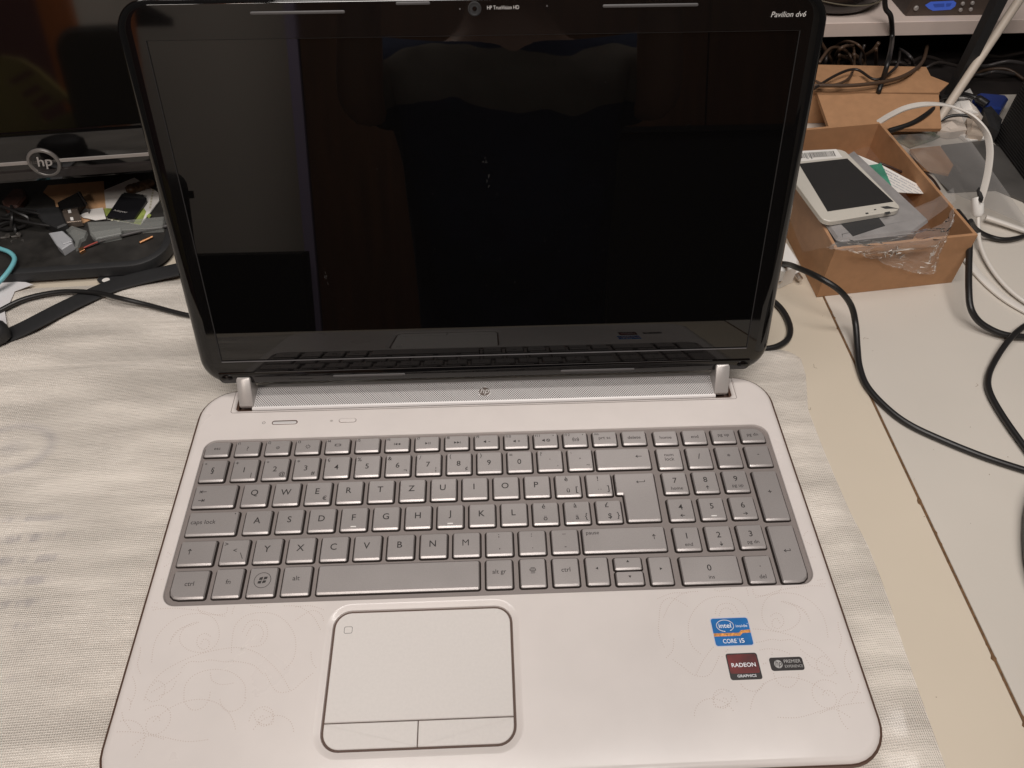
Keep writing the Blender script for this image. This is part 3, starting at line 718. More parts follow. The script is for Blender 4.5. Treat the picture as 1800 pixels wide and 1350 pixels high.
m = bpy.data.materials.new('packing_sheet'); m.use_nodes = True; nt = m.node_tree; b = nt.nodes['Principled BSDF']
N = nt.nodes.new; Lk = nt.links.new
def mth(op, a, bb=None, c=None):
    n = N('ShaderNodeMath'); n.operation = op
    for i, x in enumerate((a, bb, c)):
        if x is None: continue
        if isinstance(x, (int, float)): n.inputs[i].default_value = x
        else: Lk(x, n.inputs[i])
    return n.outputs[0]
tc = N('ShaderNodeTexCoord'); geo = N('ShaderNodeNewGeometry')
sp = N('ShaderNodeSeparateXYZ'); Lk(geo.outputs['Position'], sp.inputs[0])
nz = N('ShaderNodeTexNoise'); nz.inputs['Scale'].default_value = 90; nz.inputs['Detail'].default_value = 2; Lk(geo.outputs['Position'], nz.inputs['Vector'])
wob = mth('MULTIPLY', mth('SUBTRACT', nz.outputs['Fac'], .5), 2.2)
# the weave: two crossed sets of threads, 1.5 mm apart
sx = mth('SINE', mth('ADD', mth('MULTIPLY', mth('ADD', sp.outputs[0], mth('MULTIPLY', sp.outputs[1], .05)), 2*math.pi/.0013), wob))
sy = mth('SINE', mth('ADD', mth('MULTIPLY', mth('SUBTRACT', sp.outputs[1], mth('MULTIPLY', sp.outputs[0], .06)), 2*math.pi/.0013), wob))
weave = mth('MAXIMUM', sx, sy)
big = N('ShaderNodeTexNoise'); big.inputs['Scale'].default_value = 22; big.inputs['Detail'].default_value = 4
mp = N('ShaderNodeMapping'); mp.inputs['Scale'].default_value = (.5, 2.2, 1); mp.inputs['Rotation'].default_value = (0, 0, .06); Lk(geo.outputs['Position'], mp.inputs[0]); Lk(mp.outputs[0], big.inputs['Vector'])
amp = N('ShaderNodeMapRange'); amp.inputs[1].default_value = .35; amp.inputs[2].default_value = .65; amp.inputs[3].default_value = .35; amp.inputs[4].default_value = 1.0; Lk(big.outputs['Fac'], amp.inputs[0])
bp = N('ShaderNodeBump'); bp.inputs['Strength'].default_value = 1.0; bp.inputs['Distance'].default_value = .00042
st_n = N('ShaderNodeTexNoise'); st_n.inputs['Scale'].default_value = 100; st_n.inputs['Detail'].default_value = 5; st_n.inputs['Roughness'].default_value = .65
mp3 = N('ShaderNodeMapping'); mp3.inputs['Scale'].default_value = (.10, 1.3, 1); mp3.inputs['Rotation'].default_value = (0, 0, .05); Lk(geo.outputs['Position'], mp3.inputs[0]); Lk(mp3.outputs[0], st_n.inputs['Vector'])
cr = N('ShaderNodeTexNoise'); cr.inputs['Scale'].default_value = 320; cr.inputs['Detail'].default_value = 3; Lk(geo.outputs['Position'], cr.inputs['Vector'])
hsum = mth('ADD', mth('ADD', mth('MULTIPLY', weave, amp.outputs[0]), mth('MULTIPLY', st_n.outputs['Fac'], 4.6)), mth('MULTIPLY', cr.outputs['Fac'], .9))
Lk(hsum, bp.inputs['Height']); Lk(bp.outputs[0], b.inputs['Normal'])
# faded blue-grey print showing through: a ring and blurred lines of lettering
X = mth('MULTIPLY', sp.outputs[0], 1000.0); Y = mth('MULTIPLY', sp.outputs[1], 1000.0)
c0 = P(22, 790); 
dx = mth('DIVIDE', mth('SUBTRACT', X, c0.x), 26.0); dy = mth('DIVIDE', mth('SUBTRACT', Y, c0.y), 19.0)
rr_ = mth('SQRT', mth('ADD', mth('MULTIPLY', dx, dx), mth('MULTIPLY', dy, dy)))
ring = mth('SMOOTH_MAX', mth('SUBTRACT', 1.0, mth('MULTIPLY', mth('ABSOLUTE', mth('SUBTRACT', rr_, 1.0)), 4.0)), 0.0, .2)
blob = mth('SMOOTH_MAX', mth('SUBTRACT', 1.0, mth('MULTIPLY', rr_, 2.0)), 0.0, .2)
nl = N('ShaderNodeTexNoise'); nl.inputs['Scale'].default_value = 110; nl.inputs['Detail'].default_value = 2
mp2 = N('ShaderNodeMapping'); mp2.inputs['Scale'].default_value = (1, .25, 1); Lk(geo.outputs['Position'], mp2.inputs[0]); Lk(mp2.outputs[0], nl.inputs['Vector'])
rows = mth('SMOOTH_MAX', mth('SINE', mth('MULTIPLY', mth('SUBTRACT', Y, mth('MULTIPLY', X, .05)), 2*math.pi/15.0)), 0.0, .3)
inx = N('ShaderNodeMapRange'); inx.interpolation_type = 'SMOOTHSTEP'; inx.inputs[1].default_value = -255; inx.inputs[2].default_value = -275; Lk(X, inx.inputs[0])
iny = N('ShaderNodeMapRange'); iny.interpolation_type = 'SMOOTHSTEP'; iny.inputs[1].default_value = 175; iny.inputs[2].default_value = 165; Lk(Y, iny.inputs[0])
letters = mth('MULTIPLY', mth('MULTIPLY', rows, mth('SMOOTH_MAX', mth('SUBTRACT', mth('MULTIPLY', nl.outputs['Fac'], 7.0), 2.9), 0.0, .2)), mth('MULTIPLY', inx.outputs[0], iny.outputs[0]))
mask = mth('MULTIPLY', mth('MINIMUM', mth('ADD', mth('MULTIPLY', mth('ADD', ring, blob), mth('ADD', mth('MULTIPLY', big.outputs['Fac'], 1.2), .25)), letters), 1.0), .34)
mx = N('ShaderNodeMix'); mx.data_type = 'RGBA'; mx.inputs[6].default_value = (.88, .81, .725, 1); mx.inputs[7].default_value = (.30, .29, .35, 1)
Lk(mask, mx.inputs[0]); Lk(mx.outputs[2], b.inputs['Base Color'])
b.inputs['Roughness'].default_value = .24; b.inputs['Specular IOR Level'].default_value = .75; b.inputs['Coat Weight'].default_value = .35; b.inputs['Coat Roughness'].default_value = .14
MT['sheet'] = m
xr = [(-130, 226), (0, P(1662, 1350).x), (96, P(1560, 1050).x), (155, P(1500, 900).x), (200, P(1450, 800).x), (243, P(1415, 715).x), (292, P(1405, 625).x), (400, 233)]
xr = [(P(u, v).y, P(u, v).x) for u, v in ((1662, 1350), (1612, 1210), (1560, 1050), (1525, 960), (1493, 900), (1455, 810), (1420, 720), (1416, 660), (1406, 628))]
xr = [(-130, xr[0][1]-1)]+xr+[(420, xr[-1][1])]
yb = [(-900, 384), (-420, 388), (-300, 392), (-250, 396), (-150, 360), (150, 312), (205, 303), (228, 296), (236, 286)]
NU, NV = 230, 130; g = G(); V = []
for j in range(NV+1):
    v_ = j/NV
    for i in range(NU+1):
        u_ = i/NU; u2 = u_**.85
        xn = lerp(-820, 234, u2); Y_ = lerp(-125, interp(yb, xn), v_); X_ = lerp(-820, interp(xr, Y_), u2)
        n1 = mn.noise(Vector((X_*.006, Y_*.030+X_*.002, 1.3))); n2 = mn.noise(Vector((X_*.003, Y_*.012, 7.7))); n3 = mn.noise(Vector((X_*.02, Y_*.02, 3)))
        z = 2.5+2.3*max(-.7, n1)+1.3*n2+.5*n3+1.5*max(0, mn.noise(Vector((X_*.004+3, Y_*.06+X_*.004, 9))))
        z += 2.6*math.exp(-((Y_-(330+.10*(X_+300)))/11)**2)*max(0, min(1, (-215-X_)/80))+1.8*math.exp(-((Y_-(291+.16*(X_+300)))/7)**2)*max(0, min(1, (-215-X_)/50))
        z += 1.4*math.exp(-((X_-(interp(xr, Y_)-14))/6)**2)*(.5+.8*mn.noise(Vector((0, Y_*.04, 5))))
        k = max(abs(X_)-196, Y_-252, -6-Y_); k = max(0, min(1, k/26)); 
        edge = min(1, (1-u_)*NU/2.0, (1-v_)*NV/2.0)
        V.append((X_, Y_, max(.25, (lerp(1.0, z, k))*(.25+.75*edge) )))
W1 = NU+1
F = [(j*W1+i, j*W1+i+1, (j+1)*W1+i+1, (j+1)*W1+i) for j in range(NV) for i in range(NU)]
sh = build('packing_sheet', V, F, MT['sheet'], smooth=True, origin=(-150, 150, 0))
tag(sh, 'crinkled white woven plastic packing sheet spread under the laptop', 'packing sheet')

# ================================================================ helper for small things
def poly3(pts, z): return [tuple(P(u, v, z)) for u, v in pts]
def slab(g, px, z0, z1, mi=0, bev=0.0, grow=0.0):
    pl = [(p[0], p[1]) for p in poly3(px, z1)]
    A = sum(a[0]*b[1]-b[0]*a[1] for a, b in zip(pl, pl[1:]+pl[:1]))
    if A < 0: pl = pl[::-1]
    g.prism(pl, z0, z1, mi, bev)
    return pl
def one(name, g, m, label, cat, group=None, smooth=False, auto=None):
    o = g.build(name, m, smooth=smooth, auto=auto); tag(o, label, cat, group); return o
def cable(name, pxz, r, m, label, cat='cable', group=None, k=7, n=8, flat=None, ext=None):
    pts = [P(u, v, z) for u, v, z in pxz]
    if ext: pts += [Vector(e) for e in ext]
    g = G(); g.tube(crom(pts, k), r, n, flat=flat)
    return one(name, g, m, label, cat, group, smooth=True, auto=50)

# ================================================================ LEFT: MONITOR AND CLUTTER
A = Vector((-333, 461, 56)); yw = math.radians(5.6); tau = math.radians(12)
e_ = Vector((math.cos(yw), math.sin(yw), 0)); nf = Vector((math.sin(yw), -math.cos(yw), 0)); up0 = Vector((0, 0, 1))
n2 = nf*math.cos(tau)+up0*math.sin(tau); up2 = up0*math.cos(tau)-nf*math.sin(tau)
mon = thing('monitor', 'black monitor with silver stripe and round badge on its glossy lower bezel', 'monitor', (-350, 480, 0))
m0 = lambda a, h, d=0.0: tuple(A+e_*a+up0*h+nf*d)                 # lower bar, upright
T0 = A+up0*41.5
m1 = lambda a, h, d=0.0: tuple(T0+e_*a+up2*h+n2*d)                # tilted panel
EL, ER = -262, 222
g = G(); g.loft([[m0(a, h, d) for d, h in ((-24, 0), (-3, 0), (0, 1.5), (0, 41.3), (-.3, 41.5), (-24, 41.5))] for a in (EL, ER)]); g.build('lower_bezel', MT['black'], mon)
g = G(); g.loft([[m0(a, h, d) for d, h in ((-.2, 16.9), (.9, 17.1), (.9, 19.6), (-.2, 19.8))] for a in (EL, ER)]); g.build('silver_stripe', mat('dull_silver', (.36,.33,.31), .4, .2), mon)
g = G(); g.loft([[m0(a, h, d) for d, h in ((-.2, 4.0), (1.8, 4.4), (1.8, 11), (-.2, 12.2))] for a in (EL, ER)]); g.build('lower_lip', MT['shell'], mon)
g = G(); l = lambda pl, d: [m1(a, h, d) for a, h in pl]
oo = rrect(EL, 0, ER, 290, (1, 1, 8, 8), 4); ii = rrect(EL+16, 2.0, ER-16, 274, .5, 2)
v, f = fill_faces([[(x, y, 0) for x, y in oo], [(x, y, 0) for x, y in ii]]); g.add([m1(x, y, -1) for x, y, _ in v], f)
g.loft([l(oo, -1), l(oo, -26)], False, True); g.loft([l(ii, -1), l(ii, -3.2)], False, False); g.build('screen_frame', MT['black'], mon)
g = G(); g.add(l(offset(ii, -.2), -3), [tuple(range(len(ii)))]); g.build('screen', mat('monitor_glass', (.004,.0035,.003), .05, spec=1.0, ior=1.62), mon)
g = G(); ce, ch = -19.2, 17.6
g.loft([[m0(x, y, d) for x, y in circ(ce, ch, r, n=32)] for r, d in ((12.6, -.2), (12.6, 1.2), (12.0, 2.0), (10.4, 2.2), (9.6, 1.2), (9.4, .4))], False, True); bd = g.build('round_badge', mat('badge_silver', (.18,.165,.155), .35, .3), mon, smooth=True, auto=40)
g = G(); fillp(g, circ(ce, ch, 9.5, n=32), lambda x, y: m0(x, y, .9)); g.build('badge_face', MT['black'], bd)
g = G(); text(g, 'hp', 8.2, ce, ch, lambda x, y: m0(x, y, 1.1), off=.012, shear=.25); g.build('badge_lettering', MT['silver'], bd)
# stand
yaw = math.radians(4)
def rot2(pts, c, a): return [(c[0]+(x-c[0])*math.cos(a)-(y-c[1])*math.sin(a), c[1]+(x-c[0])*math.sin(a)+(y-c[1])*math.cos(a)) for x, y in pts]
pl = rot2(rrect(-452, 398, -262, 585, 30, 8), (-325, 400), yaw)
g = G(); g.loft([at(offset(pl, 3), 2.0), at(pl, 4), at(pl, 10.5), at(offset(pl, .6), 12.4), at(offset(pl, 1.6), 13.0), at(offset(pl, 6.5), 13.0), at(offset(pl, 7.2), 12.2)], True, False); g.build('stand_rim', MT['rubber'], mon, smooth=True, auto=40)
g = G(); q_ = offset(pl, 7.0); g.prism(q_, 11, 12.3); g.build('stand_base', MT['dusty'], mon)
g = G(); c = A+e_*(-19); g.obox(c+Vector((0, 88, -5)), e_*32, nf*8, Vector((0, 0, 42))); g.build('stand_neck', MT['black'], mon)
ZP = 12.5
# papers on the stand base
g = G(); slab(g, [(76, 338), (84, 326), (182, 318), (187, 373), (142, 394), (100, 372), (96, 352)], ZP, ZP+.5); one('kraft_paper', g, mat("kraft", (.62,.36,.19), .8, noise=.1, nscale=60), 'torn sheet of brown kraft paper on the monitor stand base', 'paper')
g = G(); pl_ = poly3([(141, 379), (160, 370), (182, 368), (187, 386), (168, 388), (155, 386), (147, 384)], ZP+1.2); pl_ = [(x, y, z+[0, 1, 1.5, .5, .2, 1, .4][i]) for i, (x, y, z) in enumerate(pl_)]; g.loft([pl_, [(x, y, z+.4) for x, y, z in pl_]]); one('paper_scrap', g, MT['paper'], 'white torn paper scrap beside the black memory card adapter', 'paper')
pk = thing('paper_packet', 'white paper packet with green printed border under the memory card adapter', 'packet', P(230, 360, ZP))
g = G(); px = [(183, 334), (236, 312), (278, 338), (280, 352), (247, 395), (188, 384)]; slab(g, px, ZP+.6, ZP+1.6); g.build('packet', MT['paper'], pk)
mg = mat('print_green', (.33,.40,.10), .55, noise=.3, nscale=200)
g = G(); zz = ZP+1.75
for q in ([(183, 366), (198, 366), (190, 384), (184, 376)], [(188, 384), (190, 379), (235, 387), (247, 395)], [(247, 395), (234, 387), (250, 362), (257, 372)], [(257, 380), (262, 375), (266, 378), (262, 384)]): g.add(poly3(q, zz), [(0,1,2,3)])
g.build('green_print', mg, pk)
g = G()
for i, q in enumerate(((196, 382, 201, 388), (207, 384, 212, 390), (222, 386, 229, 392))): g.add(poly3([(q[0], q[1]), (q[0]+3, q[1]), (q[2]-2, q[3]), (q[2]-6, q[3])], zz+.06), [(0,1,2,3)])
for i in range(7): g.add(poly3([(262+i*.9, 366-i*5), (265+i*.9, 366-i*5), (265.5+i*.9, 362.5-i*5), (262.5+i*.9, 362.5-i*5)], zz+.06), [(0,1,2,3)])
g.build('print_marks', MT['ink'] if False else mat('print_beige', (.55,.52,.40), .6), pk)
sd = thing('memory_card_adapter', 'black memory card adapter lying on the green edged packet', 'adapter', P(222, 362, ZP+2))
g = G(); slab(g, [(214, 340), (256, 346), (258, 352), (233, 388), (187, 380)], ZP+1.8, ZP+4.2, bev=.3); g.build('card_body', mat('sd_black', (.012,.012,.014), .3), sd)
g = G(); slab(g, [(218, 338), (252, 342), (254, 349), (214, 345)], ZP+4.1, ZP+4.7); g.build('slide_ridge', MT['rubber'], sd)
o3 = P(199, 370.5, ZP+4.3); ux = (P(223, 374.5, ZP+4.3)-o3); uy = (P(203, 364.2, ZP+4.3)-o3)
g = G(); L_ = ux.length; ux.normalize(); uy.normalize(); text(g, 'Adapter', 2.2, 0, 0, lambda x, y: tuple(o3+ux*x+uy*y), anchor='l', base=True, width=L_); g.build('lettering', MT['print'], sd)
# clear cases
g = G(); slab(g, [(153, 390), (215, 387), (288, 380), (285, 400), (215, 404), (210, 413), (168, 421), (158, 412)], ZP+.2, ZP+5.0, bev=.6); c_ = one('clear_case', g, MT['frost'], 'frosted clear plastic card case in front of the green edged packet', 'case')
g = G(); slab(g, [(160, 408), (212, 400), (213, 410), (169, 419)], ZP+5.05, ZP+6.4, bev=.4); g.build('case_rim', MT['frost'], c_)
# USB plug with its cable
us = thing('usb_plug', 'black usb plug with bare metal tip lying on the monitor stand base', 'plug', P(110, 380, ZP))
g = G(); slab(g, [(58, 366), (104, 362), (117, 393), (100, 400), (74, 388)], ZP+.1, ZP+9, bev=1.2); g.build('plug_body', MT['rubber'], us)
g = G(); slab(g, [(107, 365), (135, 364), (143, 388), (115, 391)], ZP+1.5, ZP+7, bev=.2); g.build('metal_tip', mat('usb_metal', (.36,.29,.24), .35, .8), us)
g = G()
for q in ([(119, 369), (124, 368.5), (125.5, 374), (120.5, 374.5)], [(123, 382), (128, 381.5), (129.5, 387), (124.5, 387.5)]): g.add(poly3(q, ZP+7.1), [(0,1,2,3)])
g.build('tip_window', MT['whitebar'], us)
cable('usb_cable', [(-12, 382, 20), (20, 385, 21), (60, 393, 20), (92, 398, 18), (100, 404, 16)], 1.6, MT['cable'], 'thin black cable running under the usb plug from the photo edge', group=None)
gpts = [[(-10, 400, 15), (8, 392, 17), (22, 391, 18), (26, 401, 17), (27, 410, 14)], [(22, 368, 20), (48, 372, 22), (75, 378, 20), (95, 388, 17), (104, 403, 15)], [(-8, 376, 22), (12, 379, 24), (30, 368, 23), (60, 370, 21), (85, 380, 18)], [(-8, 360, 20), (12, 366, 26), (30, 374, 26), (50, 384, 22), (40, 398, 16), (10, 404, 15), (-8, 398, 15)], [(20, 362, 20), (21, 378, 25), (20, 398, 18)]]
g = G()
for q in gpts: g.tube(crom([P(*p) for p in q], 6), 1.3, 6)
one('cable_bundle', g, MT['cable'], 'tangled bundle of thin black cable tied up on the stand base', 'cable', smooth=True, auto=50)
dg_ = thing('usb_dongle', 'glossy black usb dongle with a cap under the monitor bezel', 'dongle', P(120, 350, ZP))
g = G(); slab(g, [(100, 355), (136, 337), (147, 353), (149, 361), (104, 367)], ZP+.6, ZP+9.5, bev=1.0); g.build('dongle_body', MT['black'], dg_)
g = G(); slab(g, [(135, 336), (141, 336), (153, 357), (150, 363), (146, 353)], ZP+.8, ZP+10.5, bev=.6); g.build('dongle_cap', MT['shell'], dg_)
# brown leafy clutter at the far left and right under the bezel
g = G(); slab(g, [(2, 352), (22, 330), (40, 330), (45, 345), (30, 362), (8, 366)], ZP+.1, ZP+6, bev=1.5)
one('wallet', g, mat('brown_leather', (.09,.04,.03), .6, noise=.3, nscale=200, bump=.4, bscale=500), 'small dark brown leather pouch behind the tied cable bundle', 'pouch')
g = G(); rr = random.Random(11)
for i in range(5):
    c = P(232+i*8, 333-i*2.5, ZP+4); r = 6-i*.3
    g.loft([[(c.x+r*s_*math.cos(a), c.y+r*s_*math.sin(a)*.8, ZP+1.7+h) for a in [k*math.pi/4 for k in range(8)]] for s_, h in ((.8, 0), (1, 2), (.9, 4.5), (.5, 6.5))])
one('earphone_foam', g, mat('amber_brown', (.10,.055,.025), .35, noise=.5, nscale=150), 'small heap of dark brown rubber pads behind the memory card adapter', 'pads', smooth=True)
# little connectors and bits
g = G(); slab(g, [(85, 409), (110, 405), (126, 419), (127, 426), (108, 438), (99, 430)], ZP+.1, ZP+7, bev=.8); wc_ = one('connector_shell', g, MT['milky'], 'white plastic connector shell lying on the dusty stand base', 'connector')
g = G(); slab(g, [(108, 424), (124, 420), (126, 424), (110, 429)], ZP+7.05, ZP+8, bev=.2); g.build('latch', MT['milky'], wc_)
g = G(); slab(g, [(115, 404), (126, 396), (152, 405), (148, 416), (140, 420), (136, 433), (131, 436), (131, 424), (124, 413)], ZP+.1, ZP+4, bev=.5); one('clear_clip', g, MT['frost'], 'grey translucent plastic clip beside the white connector shell', 'clip')
wr = thing('wire_pair', 'dark twin wire with a bare red tip crossing the stand base', 'wire', P(200, 420, ZP))
g = G(); g.tube(crom([P(300, 396, ZP+2), P(262, 403, ZP+2), P(215, 414, ZP+2), P(172, 425, ZP+2)], 6), 1.5, 6); g.build('sleeve', MT['rubbergrey'], wr, smooth=True)
g = G(); g.tube(crom([P(175, 424, ZP+2), P(160, 430, ZP+2.2), P(145, 437, ZP+1.6)], 6), .8, 6); g.build('red_wire', mat('red_wire', (.33,.05,.035), .5), wr, smooth=True)
g = G(); g.tube(crom([P(173, 427, ZP+1.2), P(158, 433, ZP+1.2), P(143, 438, ZP+1.2)], 6), .8, 6); g.build('black_wire', MT['cable'], wr, smooth=True)
g = G(); slab(g, [(137, 436), (146, 433), (149, 438), (140, 443)], ZP, ZP+2.6, bev=.3); g.build('wire_end', MT['copper'], wr)
g = G(); g.tube([P(245.5, 426.5, ZP+1.2), P(268, 416, ZP+1.2)], 1.25, 8); one('copper_pin', g, MT['copper'], 'short copper coloured stick at the right of the stand base', 'pin', smooth=True, auto=40)
for i, (u, v) in enumerate(((16, 418), (35, 416))):
    s = thing('screw', ('loose bright screw near the tied cable, left of its twin', 'loose dark screw near the tied cable, beside the white connector shell')[i], 'screw', P(u, v, ZP), 'loose screws on the stand base')
    p = P(u, v, ZP); g = G(); g.loft([[(p.x+r*math.cos(a), p.y+r*math.sin(a), ZP+h) for a in [k*math.pi/5 for k in range(10)]] for r, h in ((1.0, 0), (1.0, 2), (2.3, 2), (2.1, 3.2))]); g.build('screw_head', MT['metal'], s)
    g = G(); g.tube([p+Vector((0, 0, .8)), p+Vector((-6, -1, .8))], .9, 6); g.build('screw_shaft', MT['metal'], s)
cable('teal_cable', [(-18, 430, 18), (0, 437, 18), (16, 443, 18.5), (25, 452, 18), (24, 462, 18), (14, 478, 17), (0, 494, 15), (-20, 512, 9)], 1.9, MT['teal'], 'pale cyan cable curling over the front of the monitor stand')
cable('flat_strap', [(-60, 617, 3), (0, 595, 4.5), (40, 578, 6), (100, 547, 6), (150, 523, 6), (200, 502, 6), (250, 488, 6), (320, 472, 6), (400, 452, 5)], 1, MT['rubber'], 'wide flat black strap lying across the packing sheet corner', 'strap', flat=(8.2, .9), n=12)
cable('thin_black_cable', [(-40, 570, 4), (0, 546, 6), (45, 525, 7), (105, 513, 8), (165, 514, 9), (210, 524, 10.5), (260, 536, 6.5), (325, 553, 5), (400, 566, 4)], 2.0, MT['cable'], 'thin black round cable crossing over the flat black strap')
g = G(); slab(g, [(170, 492), (176, 485), (262, 474), (275, 478), (215, 496), (174, 496)], 1.8, 3.0)
tb = one('black_tab', g, MT['rubber'], 'flat black tab with a white hole in front of the monitor stand', 'tab')
g = G(); c = P(186, 492, 3.1); fillp(g, circ(c.x, c.y, 3.1, 2.6, 16), lambda x, y: (x, y, 3.08)); g.build('white_dot', MT['paper'], tb)
g = G(); pl_ = [(p[0], p[1]) for p in poly3([(-40, 492), (45, 496), (58, 500), (26, 512), (18, 530), (8, 545), (12, 570), (8, 606), (-40, 626)], 4.5)]
g.prism(pl_[::-1], 4.2, 4.6); one('paper_sheet', g, mat('paper_cool', (.72,.70,.71), .7), 'sheet of cool white paper under the thin black cable', 'paper')
g = G(); c = P(-34, 590, 10)
g.loft([[(c.x+22*s_*math.cos(a), c.y+13*s_*math.sin(a), z_) for a in [k*math.pi/8 for k in range(16)]] for s_, z_ in ((.8, 4.8), (1, 8), (1, 16), (.8, 20), (.4, 21))]); one('cable_adapter', g, MT['rubber'], 'rounded black adapter cut by the photo edge beside the flat strap', 'adapter', smooth=True, auto=50)

# ================================================================ RIGHT: BOXES, PHONE, CABLES, SHELF
bx = thing('open_carton', 'open brown cardboard box holding a phone in plastic on the white desk', 'box', (320, 440, .5))
FL, FR, BR, BL = Vector((267.5, 356, 0)), Vector((384, 369.6, 0)), Vector((366.5, 537, 0)), Vector((260.5, 524, 0))
cs = [FL, FR, BR, BL]; cen = sum(cs, Vector())/4; HB = 49.5
for i in range(4):
    a, b = cs[i], cs[(i+1) % 4]; d = (b-a).normalized(); inn = Vector((-d.y, d.x, 0))*2.6
    g = G(); a2, b2 = a+(inn*.0), b
    if i % 2 == 1: a2, b2 = a+d*2.7, b-d*2.7
    lo = [a2, b2, b2+inn, a2+inn]; lo = [(p.x, p.y) for p in lo]
    g.loft([at(lo, .6), at(lo, HB-.3), at(offset(lo, .25), HB)]); g.build('side_panel', MT['card'], bx)
g = G(); il = [(c+(cen-c).normalized()*3.9) for c in cs]; g.prism([(p.x, p.y) for p in il], .7, 2.6); g.build('bottom_panel', MT['card'], bx)
# packed tray that carries the phone
tryb = thing('blister_tray', 'grey plastic blister tray sticking out of the open cardboard box', 'tray', (300, 420, 3))
pl = [(p[0], p[1]) for p in poly3([(1392, 322), (1500, 262), (1640, 392), (1610, 415), (1480, 430), (1464, 425)], 50)]
A_ = sum(a[0]*b[1]-b[0]*a[1] for a, b in zip(pl, pl[1:]+pl[:1])); pl = pl if A_ > 0 else pl[::-1]
def clampin(p):
    return p
g = G(); g.loft([at(offset(pl, 10), 3), at(offset(pl, 6), 46), at(offset(pl, 3), 50), at(offset(pl, 4.5), 52.5), at(offset(pl, 9), 52.8)]); g.build('tray_body', mat('grey_blister', (.30,.285,.28), .3, noise=.15, nscale=60, bump=.3, bscale=150), tryb, smooth=True, auto=35)
g = G(); slab(g, [(1478, 392), (1545, 382), (1556, 396), (1500, 414)], 52.85, 53.5, bev=.2); g.build('dark_insert', MT['rubber'], tryb)
# phone
ZF = 58.0
ph = thing('phone', 'white smartphone front with black screen lying on the grey blister tray', 'phone', P(1490, 330, ZF-4))
q0, q1, q2, q3 = P(1450.0, 391, ZF), P(1588, 368, ZF), P(1482, 261, ZF), P(1362, 272, ZF)
def bil(a, b): return q0*(1-a)*(1-b)+q1*a*(1-b)+q2*a*b+q3*(1-a)*b
rp = rrect(0, 0, 62, 98, 7.5, 6); bp3 = lambda pl, dz: [tuple(bil(x/62, y/98)+Vector((0, 0, dz))) for x, y in pl]
g = G(); g.loft([bp3(offset(rp, .6), -4.5), bp3(rp, -4), bp3(rp, -.5), bp3(offset(rp, .6), 0)]); g.build('phone_body', mat('phone_white', (.60,.565,.50), .25), ph, smooth=True, auto=35)
sq = [P(1404, 288, ZF), P(1489.3, 278.7, ZF), P(1570.7, 354.7, ZF), P(1454.7, 372, ZF)]
g = G(); g.add([tuple(p+Vector((0, 0, .12))) for p in sq], [(0,1,2,3)]); g.build('phone_screen', mat('phone_glass', (.012,.011,.011), .12), ph)
g = G(); lb = [(1372, 267), (1470, 262), (1481, 276.5), (1384, 286)]; g.add(poly3(lb, ZF+.15), [(0,1,2,3)]); bl_ = g.build('barcode_label', MT['paper'], ph)
g = G(); rr = random.Random(2); u = 1386.0
while u < 1466:
    wd = rr.choice([.9, 1.3, 2.0]); s_ = (u-1386)/80; vt, vb = 270.5-s_*5.4, 279-s_*4.6+(2.2 if rr.random() < .2 else 0)
    g.add(poly3([(u, vt), (u+wd, vt-.05), (u+wd+4.5, vb-.05), (u+4.5, vb)], ZF+.22), [(0,1,2,3)]); u += wd+rr.choice([.8, 1.2, 1.7])
g.build('barcode', MT['ink'], bl_)
g = G()
for q in ([(1547, 363.5), (1560, 362), (1584, 368), (1572, 366.5), (1556, 367)], [(1555, 373), (1564, 371.5), (1566, 375.5), (1557, 377)], [(1521, 374), (1526, 373.4), (1527, 376), (1522, 376.4)], [(1536, 367.6), (1540, 367), (1540.5, 369), (1537, 369.4)]): g.add(poly3(q, ZF+.15), [tuple(range(len(q)))])
g.build('cutout', MT['rubber'], ph)
g = G(); VV = []; ns = 16
for j in range(ns+1):
    for i in range(ns+1):
        a, b_ = i/ns, j/ns
        uv = (Vector((1412, 442))*(1-a)+Vector((1640, 404))*a)*(1-b_)+(Vector((1352, 300))*(1-a)+Vector((1528, 258))*a)*b_
        p = P(uv.x, uv.y, 60.5-4.5*max(0, .18-b_)/.18-5*max(0, a-.8)/.2); VV.append(p+Vector((0, 0, 1.3*mn.noise(p*.045)+.8*mn.noise(p*.13))))
g.add(VV, [(j*(ns+1)+i, j*(ns+1)+i+1, (j+1)*(ns+1)+i+1, (j+1)*(ns+1)+i) for j in range(ns) for i in range(ns)])
one('plastic_sleeve', g, MT['sleeve'], 'thin crinkled clear sleeve wrapped over the phone and grey tray', 'sleeve', smooth=True)
# papers and a cable in the box
g = G(); pl_ = [P(1500, 270, 44), P(1548, 290, 42), P(1645, 342, 36), P(1565, 338, 40)]; g.loft([pl_, [p+Vector((0, 0, .5)) for p in pl_]])
lf = one('leaflet', g, MT['paper'], 'white printed leaflet standing in the open cardboard box', 'leaflet')
g = G()
for r_ in range(5):
    a0 = pl_[1].lerp(pl_[3], .12+.13*r_); b0 = pl_[2].lerp(pl_[3], .12+.13*r_)
    nn = 26
    for k in range(nn):
        if (k*7+r_*3) % 9 == 0: continue
        p, q = a0.lerp(b0, k/nn), a0.lerp(b0, (k+.68)/nn); dn = (pl_[3]-pl_[1]).normalized()*.9; z = Vector((0, 0, .62))
        g.add([p+z, q+z, q+z+dn, p+z+dn], [(0,1,2,3)])
g.build('print_lines', mat('print_blue', (.30,.34,.42), .6), lf)
g = G(); slab(g, [(1524, 291), (1549, 287), (1558, 305), (1569, 331), (1556, 322)], 46, 46.6); one('green_card', g, mat('card_green', (.05,.25,.16), .4, noise=.3, nscale=60), 'small green card beside the phone in the cardboard box', 'card')
